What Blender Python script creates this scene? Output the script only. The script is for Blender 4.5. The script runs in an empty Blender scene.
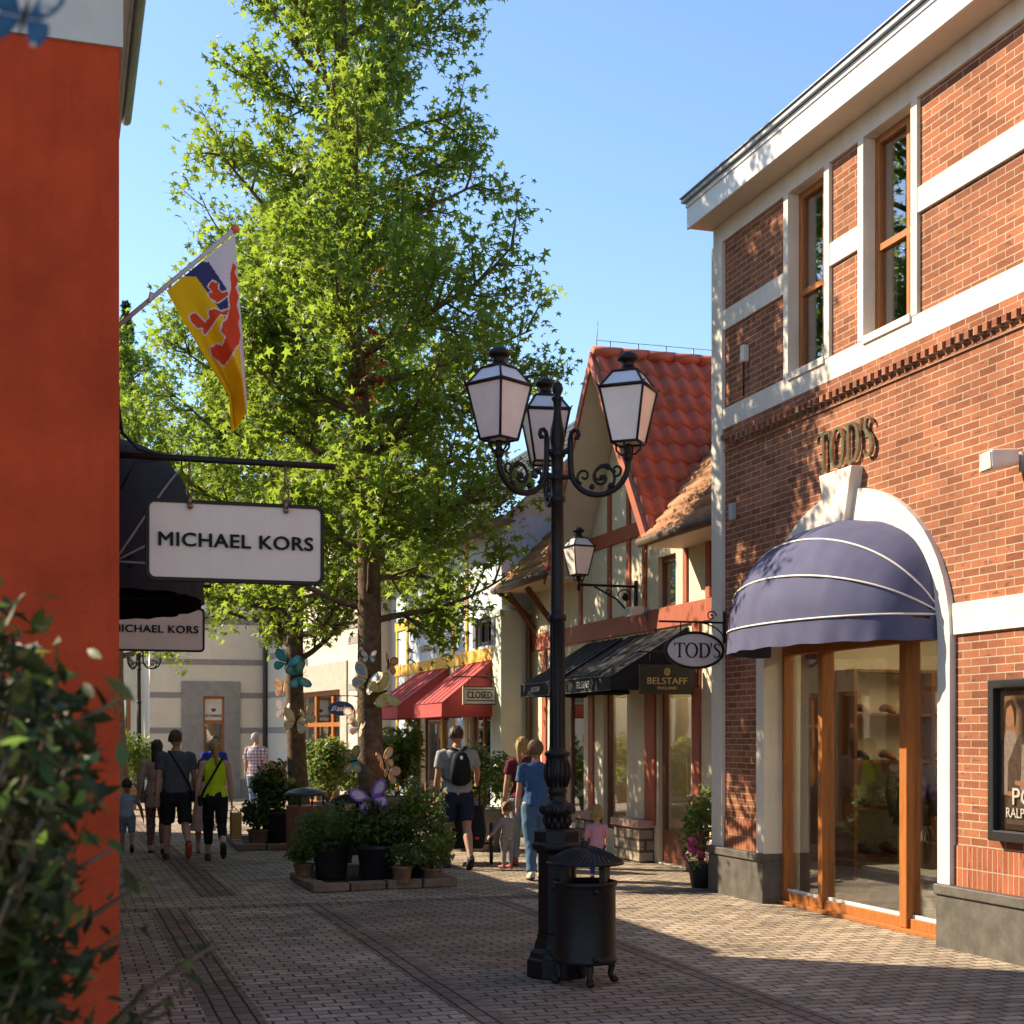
import bpy, bmesh, math, random
import numpy as np
from mathutils import Vector, Matrix, noise
from mathutils.geometry import tessellate_polygon
random.seed(7); rng = np.random.default_rng(11)
R = math.radians
sc = bpy.context.scene
COL = sc.collection
# ------------------------------------------------------------------ camera
F = 1440.0; PHI = math.atan(455 / F); SP, CP = math.sin(PHI), math.cos(PHI); EYE = 1.7; HY = 735.0
def at(x, y, D):                       # direction of sight at pixel (x, y), depth D metres -> place
    xc = (x - 512) / F * D
    return Vector((D * SP + xc * CP, D * CP - xc * SP, EYE + (HY - y) / F * D))
def gr(x, y): return at(x, y, F * EYE / (y - HY))
def onx(x, y, v):                      # point of the plane X = v
    D = F * v / (CP * (x - 57)); return at(x, y, D)
cam = bpy.data.cameras.new('camera'); co = bpy.data.objects.new('camera', cam); COL.objects.link(co)
co.location = (0, 0, EYE); co.rotation_euler = (R(90), 0, -PHI)
cam.lens = F / 1024 * 36; cam.sensor_width = 36; cam.shift_y = (HY - 512) / 1024; cam.clip_end = 2000
cam.dof.use_dof = True; cam.dof.focus_distance = 12.5; cam.dof.aperture_fstop = 5.6
sc.camera = co
# ------------------------------------------------------------------ light
EL, AZ = R(35), R(-54)
w = bpy.data.worlds.new('World'); sc.world = w; w.use_nodes = True
nt = w.node_tree; bg = nt.nodes['Background']; sky = nt.nodes.new('ShaderNodeTexSky')
sky.sky_type = 'NISHITA'; sky.sun_disc = False; sky.sun_elevation = EL; sky.sun_rotation = AZ
sky.air_density = 1.0; sky.dust_density = 0.3; sky.ozone_density = 3.2
nt.links.new(sky.outputs[0], bg.inputs[0]); bg.inputs[1].default_value = 0.128
sl = bpy.data.lights.new('sun', 'SUN'); so = bpy.data.objects.new('sun', sl); COL.objects.link(so)
sl.energy = 5.0; sl.angle = R(0.5); sl.color = (1, .84, .62)
sd = Vector((math.sin(AZ) * math.cos(EL), math.cos(AZ) * math.cos(EL), math.sin(EL)))
so.rotation_euler = sd.to_track_quat('Z', 'Y').to_euler(); so.location = (-20, 30, 25)
sc.view_settings.view_transform = 'Standard'; sc.view_settings.look = 'None'
sc.view_settings.exposure = 1.13; sc.view_settings.gamma = 1.0
sc.render.engine = 'CYCLES'; sc.cycles.use_denoising = True; sc.cycles.max_bounces = 6
sc.cycles.transparent_max_bounces = 12; sc.cycles.caustics_reflective = False; sc.cycles.caustics_refractive = False
# ------------------------------------------------------------------ materials
MATS = {}
def nodes(m):
    m.use_nodes = True; return m.node_tree.nodes, m.node_tree.links, m.node_tree.nodes['Principled BSDF']
def math_(N, L, op, a, b=None, c=None):
    n = N.new('ShaderNodeMath'); n.operation = op
    for i, v in enumerate((a, b, c)):
        if v is None: continue
        if isinstance(v, (int, float)): n.inputs[i].default_value = v
        else: L.new(v, n.inputs[i])
    return n.outputs[0]
def mixc(N, L, f, a, b, mode='MIX'):
    n = N.new('ShaderNodeMix'); n.data_type = 'RGBA'; n.blend_type = mode
    for s, v in ((n.inputs[0], f), (n.inputs[6], a), (n.inputs[7], b)):
        if isinstance(v, (int, float)): s.default_value = v
        elif isinstance(v, tuple): s.default_value = (*v[:3], 1)
        else: L.new(v, s)
    return n.outputs[2]
def ramp(N, L, f, p0, p1, c0=(0, 0, 0), c1=(1, 1, 1)):
    n = N.new('ShaderNodeValToRGB'); n.color_ramp.elements[0].position = p0; n.color_ramp.elements[1].position = p1
    n.color_ramp.elements[0].color = (*c0, 1); n.color_ramp.elements[1].color = (*c1, 1); L.new(f, n.inputs[0]); return n.outputs[0]
def tex(N, L, scale, detail=4, rough=.6, vec=None):
    n = N.new('ShaderNodeTexNoise'); n.inputs['Scale'].default_value = scale; n.inputs['Detail'].default_value = detail
    n.inputs['Roughness'].default_value = rough
    if vec is None:
        g = N.new('ShaderNodeNewGeometry'); vec = g.outputs['Position']
    L.new(vec, n.inputs['Vector']); return n.outputs[0]
def bump(N, L, h, st, dist=.01):
    n = N.new('ShaderNodeBump'); n.inputs['Strength'].default_value = st; n.inputs['Distance'].default_value = dist; L.new(h, n.inputs['Height']); return n.outputs[0]
def mat(name, col, rough=.6, var=.12, scale=6, bmp=0, bscale=60, metal=0, spec=None, streak=0):
    if name in MATS: return MATS[name]
    m = bpy.data.materials.new(name); N, L, P = nodes(m)
    a = tuple(c * (1 - var) for c in col); b = tuple(min(1, c * (1 + var)) for c in col)
    t = tex(N, L, scale)
    c = mixc(N, L, ramp(N, L, t, .3, .7), a, b)
    if streak:
        g = N.new('ShaderNodeNewGeometry'); mp = N.new('ShaderNodeMapping'); mp.inputs['Scale'].default_value = (2.2, 2.2, .25)
        L.new(g.outputs['Position'], mp.inputs[0]); s = tex(N, L, 2.5, 5, .7, mp.outputs[0])
        c = mixc(N, L, math_(N, L, 'MULTIPLY', ramp(N, L, s, .5, .75), streak), c, tuple(x * .55 for x in col))
    L.new(c, P.inputs['Base Color']); P.inputs['Roughness'].default_value = rough; P.inputs['Metallic'].default_value = metal
    if spec is None and rough >= .7: spec = .15
    if spec is not None: P.inputs['Specular IOR Level'].default_value = spec
    if bmp: L.new(bump(N, L, tex(N, L, bscale, 3), bmp), P.inputs['Normal'])
    MATS[name] = m; return m
def brick_mat(name, c1, c2, mortar, bw=.215, rh=.064, ms=.0052, soldier=False):
    m = bpy.data.materials.new(name); N, L, P = nodes(m)
    g = N.new('ShaderNodeNewGeometry'); s = N.new('ShaderNodeSeparateXYZ'); L.new(g.outputs['Position'], s.inputs[0])
    h = math_(N, L, 'ADD', s.outputs[0], s.outputs[1]); cb = N.new('ShaderNodeCombineXYZ')
    if soldier: L.new(s.outputs[2], cb.inputs[0]); L.new(h, cb.inputs[1])
    else: L.new(h, cb.inputs[0]); L.new(s.outputs[2], cb.inputs[1])
    b = N.new('ShaderNodeTexBrick'); L.new(cb.outputs[0], b.inputs['Vector'])
    b.inputs['Scale'].default_value = 1; b.inputs['Brick Width'].default_value = bw; b.inputs['Row Height'].default_value = rh
    b.inputs['Mortar Size'].default_value = ms; b.inputs['Mortar Smooth'].default_value = .15; b.inputs['Bias'].default_value = -.1
    b.inputs['Color1'].default_value = (*c1, 1); b.inputs['Color2'].default_value = (*c2, 1); b.inputs['Mortar'].default_value = (*mortar, 1)
    if soldier: b.offset = 0
    big = ramp(N, L, tex(N, L, 1.3, 5), .3, .72, (.62, .60, .58), (1.2, 1.15, 1.1))
    c = mixc(N, L, .8, b.outputs[0], big, 'MULTIPLY')
    sp = ramp(N, L, tex(N, L, 55, 3), .35, .7, (.8, .8, .8), (1.1, 1.1, 1.1))
    c = mixc(N, L, .7, c, sp, 'MULTIPLY')
    # a scatter of burnt bricks
    wn = N.new('ShaderNodeTexNoise'); wn.inputs['Scale'].default_value = 1; mp = N.new('ShaderNodeMapping'); mp.inputs['Scale'].default_value = (7, 21, 1)
    L.new(cb.outputs[0], mp.inputs[0]); L.new(mp.outputs[0], wn.inputs['Vector'])
    dk = math_(N, L, 'MULTIPLY', ramp(N, L, wn.outputs[0], .64, .67), math_(N, L, 'SUBTRACT', 1, b.outputs['Fac']))
    c = mixc(N, L, math_(N, L, 'MULTIPLY', dk, .65), c, (.10, .05, .04))
    L.new(c, P.inputs['Base Color']); P.inputs['Roughness'].default_value = .9; P.inputs['Specular IOR Level'].default_value = .12
    hh = math_(N, L, 'ADD', math_(N, L, 'MULTIPLY', b.outputs['Fac'], -1), math_(N, L, 'MULTIPLY', tex(N, L, 70, 3), .5))
    L.new(bump(N, L, hh, .7, .006), P.inputs['Normal'])
    MATS[name] = m; return m
def leaf_mat(name, c1, c2, trans=.5, tcol=None, rough=.45, spec=.3):
    if name in MATS: return MATS[name]
    m = bpy.data.materials.new(name); N, L, P = nodes(m); g = N.new('ShaderNodeNewGeometry')
    big = tex(N, L, 1.2, 3)
    f = math_(N, L, 'ADD', math_(N, L, 'MULTIPLY', g.outputs['Random Per Island'], .65), math_(N, L, 'MULTIPLY', big, .4))
    c = mixc(N, L, f, c1, c2)
    L.new(c, P.inputs['Base Color']); P.inputs['Roughness'].default_value = rough; P.inputs['Specular IOR Level'].default_value = spec
    t = N.new('ShaderNodeBsdfTranslucent')
    tc = mixc(N, L, f, tuple(x * 1.9 for x in c1), tuple(min(1, x * 2.2) for x in c2)) if tcol is None else mixc(N, L, f, tuple(x * .6 for x in tcol), tcol)
    L.new(tc, t.inputs[0]); mx = N.new('ShaderNodeMixShader'); mx.inputs[0].default_value = trans
    L.new(P.outputs[0], mx.inputs[1]); L.new(t.outputs[0], mx.inputs[2]); L.new(mx.outputs[0], N['Material Output'].inputs[0])
    MATS[name] = m; return m
def glass_mat(name='window_glass', tint=(.93, .95, .93), base=.17):
    if name in MATS: return MATS[name]
    m = bpy.data.materials.new(name); N, L, P = nodes(m)
    g = N.new('ShaderNodeNewGeometry'); dt = N.new('ShaderNodeVectorMath'); dt.operation = 'DOT_PRODUCT'; L.new(g.outputs['Normal'], dt.inputs[0]); L.new(g.outputs['Incoming'], dt.inputs[1])
    fr = math_(N, L, 'ADD', .04, math_(N, L, 'MULTIPLY', .96, math_(N, L, 'POWER', math_(N, L, 'SUBTRACT', 1, math_(N, L, 'ABSOLUTE', dt.outputs['Value'])), 5)))
    tr = N.new('ShaderNodeBsdfTransparent'); tr.inputs[0].default_value = (*tint, 1)
    gl = N.new('ShaderNodeBsdfGlossy'); gl.inputs['Roughness'].default_value = .015
    L.new(bump(N, L, tex(N, L, 1.6, 2), .04, .01), gl.inputs['Normal'])
    mx = N.new('ShaderNodeMixShader'); L.new(math_(N, L, 'MINIMUM', math_(N, L, 'ADD', math_(N, L, 'MULTIPLY', fr, 1.8), base), 1), mx.inputs[0])
    L.new(tr.outputs[0], mx.inputs[1]); L.new(gl.outputs[0], mx.inputs[2]); L.new(mx.outputs[0], N['Material Output'].inputs[0])
    MATS[name] = m; return m
def wood_mat(name, col, rough=.4):
    m = bpy.data.materials.new(name); N, L, P = nodes(m)
    g = N.new('ShaderNodeNewGeometry'); mp = N.new('ShaderNodeMapping'); mp.inputs['Scale'].default_value = (14, 14, 1.2)
    L.new(g.outputs['Position'], mp.inputs[0]); t = tex(N, L, 3, 6, .65, mp.outputs[0])
    L.new(mixc(N, L, ramp(N, L, t, .3, .7), tuple(c * .68 for c in col), tuple(c * 1.2 for c in col)), P.inputs['Base Color'])
    P.inputs['Roughness'].default_value = rough; L.new(bump(N, L, t, .15, .004), P.inputs['Normal']); MATS[name] = m; return m

BRICK = brick_mat('red_brick', (.375, .145, .075), (.215, .078, .042), (.46, .37, .265))
SOLDIER = brick_mat('soldier_brick', (.38, .125, .06), (.28, .088, .047), (.42, .32, .22), soldier=True)
TRIM = mat('cream_render_trim', (.70, .635, .525), .75, .08, 3, .2, 90, streak=.32)
STONE = mat('bluestone_plinth', (.088, .078, .064), .6, .45, 5, .2, 40, streak=.3)
SOFFIT = mat('painted_soffit', (.66, .56, .44), .6, .05)
WHITE = mat('white_gloss_paint', (.70, .69, .65), .4, .04, 3, streak=.12)
ORANGEWOOD = wood_mat('varnished_orange_wood', (.38, .130, .027))
BROWNWOOD = wood_mat('dark_stained_wood', (.17, .055, .022))
REDWOOD = wood_mat('red_timber', (.36, .085, .04), .6)
GLASS = glass_mat()
BLACK = mat('black_cast_iron', (.011, .008, .0065), .5, .3, 20, .12, 60, spec=.3)
BLACKM = mat('black_powder_coat', (.013, .011, .010), .55, .2, spec=.3)
FROST = mat('frosted_lamp_glass', (.80, .70, .66), .22, .07, 5, spec=.6)
STUCCO = mat('orange_stucco', (.47, .060, .019), .95, .18, 2.2, 1., 75, streak=.3)
GREYW = mat('grey_white_frieze', (.50, .49, .44), .7, .05)
CREAM = mat('cream_stucco', (.66, .58, .42), .85, .07, 3, .2, 60, streak=.15)
CREAM2 = mat('far_cream_stucco', (.72, .64, .50), .85, .06, 2, .2, 40, streak=.15)
PALEBLUE = mat('pale_blue_stucco', (.55, .62, .70), .85, .05, 3, .2, 60, streak=.1)
GREYBAND = mat('grey_stucco_band', (.30, .27, .25), .85, .08)
YELLOW = mat('yellow_timber_paint', (.70, .39, .05), .6, .08)
SAGE = mat('sage_grey_render', (.42, .45, .38), .85, .05, 3, .1, 60)
BARK = mat('tree_bark', (.135, .095, .06), .95, .4, 14, .9, 30)
SOIL = mat('dark_soil', (.05, .035, .025), 1, .3, 20, .8, 40)
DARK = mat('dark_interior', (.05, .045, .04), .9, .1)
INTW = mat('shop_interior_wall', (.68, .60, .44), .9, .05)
LEAF = leaf_mat('sweetgum_leaf', (.034, .085, .014), (.140, .215, .036), .5, (.42, .58, .055))
LEAFB = leaf_mat('shrub_leaf', (.040, .080, .018), (.12, .19, .04), .35)
LEAFL = leaf_mat('light_shrub_leaf', (.09, .13, .02), (.22, .24, .05), .4)
LEAFD = leaf_mat('dark_laurel_leaf', (.015, .023, .007), (.048, .056, .018), .15, rough=.5, spec=.15)
CONIF = leaf_mat('conifer_leaf', (.02, .04, .025), (.05, .08, .04), .1)
# ------------------------------------------------------------------ mesh builder and scene helpers
def tag(o, label=None, cat=None, group=None, kind=None):
    if label: o['label'] = label
    if cat: o['category'] = cat
    if group: o['group'] = group
    if kind: o['kind'] = kind
    return o
def thing(name, loc, label, cat, group=None, rz=0):
    o = bpy.data.objects.new(name, None); COL.objects.link(o); o.empty_display_size = .2
    o.location = loc; o.rotation_euler = (0, 0, rz); return tag(o, label, cat, group)
def origin(p):
    v = Vector((0, 0, 0))
    while p is not None: v += p.location; p = p.parent
    return v
class MB:
    def __init__(s): s.v = []; s.f = []; s.m = []; s.sm = []
    def add(s, vs, fs, mi=0, smooth=False):
        b = len(s.v); s.v += [tuple(p) for p in vs]
        for f in fs: s.f.append([b + i for i in f]); s.m.append(mi); s.sm.append(smooth)
        return s
    def box(s, a, b, mi=0):
        x0, y0, z0 = a; x1, y1, z1 = b
        return s.add([(x0,y0,z0),(x1,y0,z0),(x1,y1,z0),(x0,y1,z0),(x0,y0,z1),(x1,y0,z1),(x1,y1,z1),(x0,y1,z1)],
              [(0,3,2,1),(4,5,6,7),(0,1,5,4),(1,2,6,5),(2,3,7,6),(3,0,4,7)], mi)
    def tube(s, pts, rad, n=8, mi=0, cap=True, smooth=True, up=None):
        pts = [Vector(p) for p in pts]; k = len(pts)
        if not isinstance(rad, (list, tuple)): rad = [rad] * k
        t0 = (pts[1] - pts[0]).normalized()
        ref = Vector(up) if up is not None else (Vector((1, 0, 0)) if abs(t0.x) < .8 else Vector((0, 1, 0)))
        vs, fs = [], []
        for i in range(k):
            t = (pts[min(i + 1, k - 1)] - pts[max(i - 1, 0)]).normalized()
            ref = (ref - t * ref.dot(t)).normalized(); bi = t.cross(ref)
            r = rad[i]; ra, rb = r if isinstance(r, (list, tuple)) else (r, r)
            for j in range(n):
                a = 2 * math.pi * j / n; vs.append(pts[i] + ref * (math.cos(a) * ra) + bi * (math.sin(a) * rb))
        for i in range(k - 1):
            for j in range(n): fs.append((i*n+j, i*n+(j+1) % n, (i+1)*n+(j+1) % n, (i+1)*n+j))
        if cap: fs.append(tuple(range(n - 1, -1, -1))); fs.append(tuple((k-1)*n + j for j in range(n)))
        return s.add(vs, fs, mi, smooth)
    def lathe(s, c, prof, n=20, mi=0, smooth=True, rot=0):
        c = Vector(c); vs, fs = [], []
        for r, z in prof:
            for j in range(n):
                a = 2 * math.pi * j / n + rot; vs.append(c + Vector((r * math.cos(a), r * math.sin(a), z)))
        for i in range(len(prof) - 1):
            for j in range(n): fs.append((i*n+j, i*n+(j+1) % n, (i+1)*n+(j+1) % n, (i+1)*n+j))
        fs.append(tuple(range(n - 1, -1, -1))); fs.append(tuple((len(prof)-1)*n + j for j in range(n)))
        return s.add(vs, fs, mi, smooth)
    def ball(s, c, r, n=12, mi=0, rot=None):
        c = Vector(c); rx, ry, rz = r if isinstance(r, (list, tuple)) else (r, r, r); m = n // 2; vs, fs = [], []
        M = rot if rot is not None else Matrix.Identity(3)
        for i in range(m + 1):
            th = math.pi * min(max(i / m, .01), .99)
            for j in range(n):
                a = 2 * math.pi * j / n
                vs.append(c + M @ Vector((rx * math.sin(th) * math.cos(a), ry * math.sin(th) * math.sin(a), rz * math.cos(th))))
        for i in range(m):
            for j in range(n): fs.append((i*n+j, (i+1)*n+j, (i+1)*n+(j+1) % n, i*n+(j+1) % n))
        fs.append(tuple(range(n))); fs.append(tuple(m*n + j for j in range(n - 1, -1, -1)))
        return s.add(vs, fs, mi, True)
    def plate(s, outer, holes, to3, d, mi=0, back=True):
        loops = [outer] + list(holes); flat = [p for l in loops for p in l]; n = len(flat)
        tris = tessellate_polygon([[Vector((a, b, 0)) for a, b in l] for l in loops])
        vs = [to3(a, b, 0) for a, b in flat] + [to3(a, b, d) for a, b in flat]
        fs = [tuple(t) for t in tris] + ([tuple(i + n for i in reversed(t)) for t in tris] if back else [])
        o = 0
        for l in loops:
            k = len(l)
            for i in range(k): j = (i + 1) % k; fs.append((o + i, o + j, n + o + j, n + o + i))
            o += k
        return s.add(vs, fs, mi)
    def build(s, name, mats, parent=None, recalc=True, bevel=0, tg=None):
        me = bpy.data.meshes.new(name); o0 = origin(parent) if parent is not None else Vector((0, 0, 0))
        me.from_pydata([(x - o0.x, y - o0.y, z - o0.z) for x, y, z in s.v], [], s.f)
        for m in (mats if isinstance(mats, (list, tuple)) else [mats]): me.materials.append(m)
        me.polygons.foreach_set('material_index', s.m); me.polygons.foreach_set('use_smooth', s.sm)
        if recalc:
            bm = bmesh.new(); bm.from_mesh(me); bmesh.ops.recalc_face_normals(bm, faces=bm.faces); bm.to_mesh(me); bm.free()
        me.update(); o = bpy.data.objects.new(name, me); COL.objects.link(o); o.parent = parent
        if bevel:
            b = o.modifiers.new('bevel', 'BEVEL'); b.width = bevel; b.segments = 2; b.limit_method = 'ANGLE'; b.angle_limit = R(40)
        if tg: tag(o, tg.get('label'), tg.get('category'), tg.get('group'), tg.get('kind'))
        return o
    def split(s, name, mats, parent=None, **kw):
        # one object per connected piece
        par = list(range(len(s.v)))
        def fd(i):
            while par[i] != i: par[i] = par[par[i]]; i = par[i]
            return i
        for f in s.f:
            for q in f[1:]: par[fd(q)] = fd(f[0])
        grp = {}
        for k, f in enumerate(s.f): grp.setdefault(fd(f[0]), []).append(k)
        for ks in grp.values():
            m = MB(); ix = {}
            for k in ks:
                nf = []
                for q in s.f[k]:
                    if q not in ix: ix[q] = len(m.v); m.v.append(s.v[q])
                    nf.append(ix[q])
                m.f.append(nf); m.m.append(s.m[k]); m.sm.append(s.sm[k])
            m.build(name, mats, parent, **kw)
def kids(o): return list(o.children)
def dup(o, parent=None, label=None, loc=None, rz=None):
    c = o.copy(); COL.objects.link(c); c.parent = parent
    if label: c['label'] = label
    if loc is not None: c.location = loc
    if rz is not None: c.rotation_euler = (0, 0, rz)
    for k in kids(o): dup(k, c)
    return c
def fx(v): return lambda a, b, d: (v + d, a, b)       # wall facing the street from the right: a = Y, b = Z
def fxl(v): return lambda a, b, d: (v - d, a, b)      # wall on the left side, facing +X
def fy(u): return lambda a, b, d: (a, u + d, b)       # wall facing the camera: a = X, b = Z
def rect(a0, b0, a1, b1): return [(a0, b0), (a1, b0), (a1, b1), (a0, b1)]
def text(mb, s, pos, right, up, size, ext=.004, xs=1., bold=0, shear=0, mi=0, spacing=1.):
    cu = bpy.data.curves.new('t', 'FONT'); cu.body = s; cu.size = size; cu.extrude = ext; cu.shear = shear
    cu.align_x = 'CENTER'; cu.align_y = 'CENTER'; cu.resolution_u = 4; cu.space_character = spacing
    o = bpy.data.objects.new('t', cu); COL.objects.link(o); dg = bpy.context.evaluated_depsgraph_get()
    me = o.evaluated_get(dg).to_mesh(); rt, upv = Vector(right).normalized(), Vector(up).normalized(); nn = rt.cross(upv); p = Vector(pos)
    for k, (dx, dy) in enumerate(((0, 0),) if not bold else ((-bold, -bold * .4), (bold, -bold * .4), (0, bold * .5))):       # heavier strokes: the letter laid over itself
        mb.add([p + rt * (v.co.x * xs + dx) + upv * (v.co.y + dy) + nn * (v.co.z + .0006 * k) for v in me.vertices], [tuple(f.vertices) for f in me.polygons], mi)
    o.evaluated_get(dg).to_mesh_clear(); bpy.data.objects.remove(o); bpy.data.curves.remove(cu)
def serif(mb, pos, right, up, h, d=.02, mi=0, kx=1.):
    """the word TOD'S in roman capitals, as flat shapes of depth d"""
    rt, upv = Vector(right).normalized(), Vector(up).normalized(); nn = rt.cross(upv); p = Vector(pos)
    def pl(outer, holes, x0):
        mb.plate([(x0 + a, b) for a, b in outer], [[(x0 + a, b) for a, b in hh] for hh in holes],
                 lambda a, b, z: tuple(p + rt * ((a - 1.42) * h * kx) + upv * ((b - .5) * h) + nn * (d / 2 - z)), d, mi)
    def ell(cx, cy, rx, ry, a0=0, a1=360, n=28): return [(cx + rx * math.cos(R(a0 + (a1 - a0) * i / n)), cy + ry * math.sin(R(a0 + (a1 - a0) * i / n))) for i in range(n + (a1 - a0 < 360))]
    pl([(.28,0),(.52,0),(.52,.05),(.455,.07),(.455,.94),(.70,.94),(.74,.76),(.78,.76),(.76,1),(.04,1),(.02,.76),(.06,.76),(.10,.94),(.345,.94),(.345,.07),(.28,.05)], [], 0)
    pl(ell(.42,.5,.42,.52), [ell(.42,.5,.29,.46)], .78)
    o = [(0,0),(.36,0)] + ell(.36,.5,.40,.5,-90,90) + [(.36,1),(0,1),(0,.95),(.08,.93),(.08,.07),(0,.05)]
    pl(o, [[(.20,.06),(.33,.06)] + ell(.33,.5,.29,.44,-88,88) + [(.33,.94),(.20,.94)]], 1.68)
    pl([(.0,1.02),(.10,1.02),(.06,.70),(.03,.70)], [], 2.46)
    c = [(.46,.80),(.42,.90),(.30,.965),(.17,.93),(.11,.80),(.16,.66),(.30,.54),(.43,.42),(.47,.27),(.41,.11),(.28,.035),(.13,.06),(.05,.20)]
    wd = [.03,.03,.035,.055,.075,.085,.09,.09,.08,.06,.035,.03,.03]
    L_, R_ = [], []
    for i, (a, b) in enumerate(c):
        q = Vector(c[min(i+1, len(c)-1)]) - Vector(c[max(i-1, 0)]); q.normalize(); L_.append((a - q.y*wd[i]*.75, b + q.x*wd[i]*.75)); R_.append((a + q.y*wd[i]*.75, b - q.x*wd[i]*.75))
    pl(L_ + R_[::-1], [], 2.62)
def leaves_mesh(name, pos, size, mats, parent, tv, tf, upbias=.4, matsel=None, droop=None):
    """many small leaves: pos (N,3), size (N,), template verts tv (K,3) and quad faces tf"""
    N = len(pos); K = len(tv); tv = np.array(tv, float); tf = np.array(tf, int); o0 = np.array(origin(parent)) if parent is not None else np.zeros(3)
    nrm = rng.normal(size=(N, 3)); nrm[:, 2] += upbias * 2; nrm /= np.linalg.norm(nrm, axis=1)[:, None]
    t = rng.normal(size=(N, 3)); t -= nrm * (t * nrm).sum(1)[:, None]; t /= np.linalg.norm(t, axis=1)[:, None]
    b = np.cross(nrm, t)
    P = pos[:, None, :] - o0 + size[:, None, None] * (tv[None, :, 0:1] * t[:, None, :] + tv[None, :, 1:2] * b[:, None, :] + tv[None, :, 2:3] * nrm[:, None, :])
    me = bpy.data.meshes.new(name); me.vertices.add(N * K); me.vertices.foreach_set('co', P.reshape(-1).astype(np.float32))
    fi = (tf[None] + (np.arange(N) * K)[:, None, None]).reshape(-1); nf = N * len(tf)
    me.loops.add(nf * 4); me.loops.foreach_set('vertex_index', fi.astype(np.int32)); me.polygons.add(nf)
    me.polygons.foreach_set('loop_start', (np.arange(nf) * 4).astype(np.int32))
    for m in (mats if isinstance(mats, (list, tuple)) else [mats]): me.materials.append(m)
    if matsel is not None: me.polygons.foreach_set('material_index', np.repeat(matsel, len(tf)).astype(np.int32))
    me.update(calc_edges=True); me.validate(); o = bpy.data.objects.new(name, me); COL.objects.link(o); o.parent = parent; return o
STAR_V = [(0, -.15, 0)]
for i in range(5):
    a = R(90 + 72 * i); STAR_V.append((math.cos(a) * (1.05 if i == 0 else .95), math.sin(a) * (1.05 if i == 0 else .95), -.22))
    a2 = a + R(36); r2 = .40 if i != 2 else .22; STAR_V.append((math.cos(a2) * r2, math.sin(a2) * r2, .05))
STAR_F = [(0, 10 if i == 0 else 2 * i, 2 * i + 1, 2 * i + 2) for i in range(5)]
OVAL_V = [(0, -1, 0), (.32, -.35, .10), (.34, .25, .10), (0, 1, -.1), (-.34, .25, .10), (-.32, -.35, .10), (0, -.35, 0), (0, .3, 0)]
OVAL_F = [(0, 1, 6, 5), (6, 1, 2, 7), (5, 6, 7, 4), (7, 2, 3, 4)]
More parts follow.
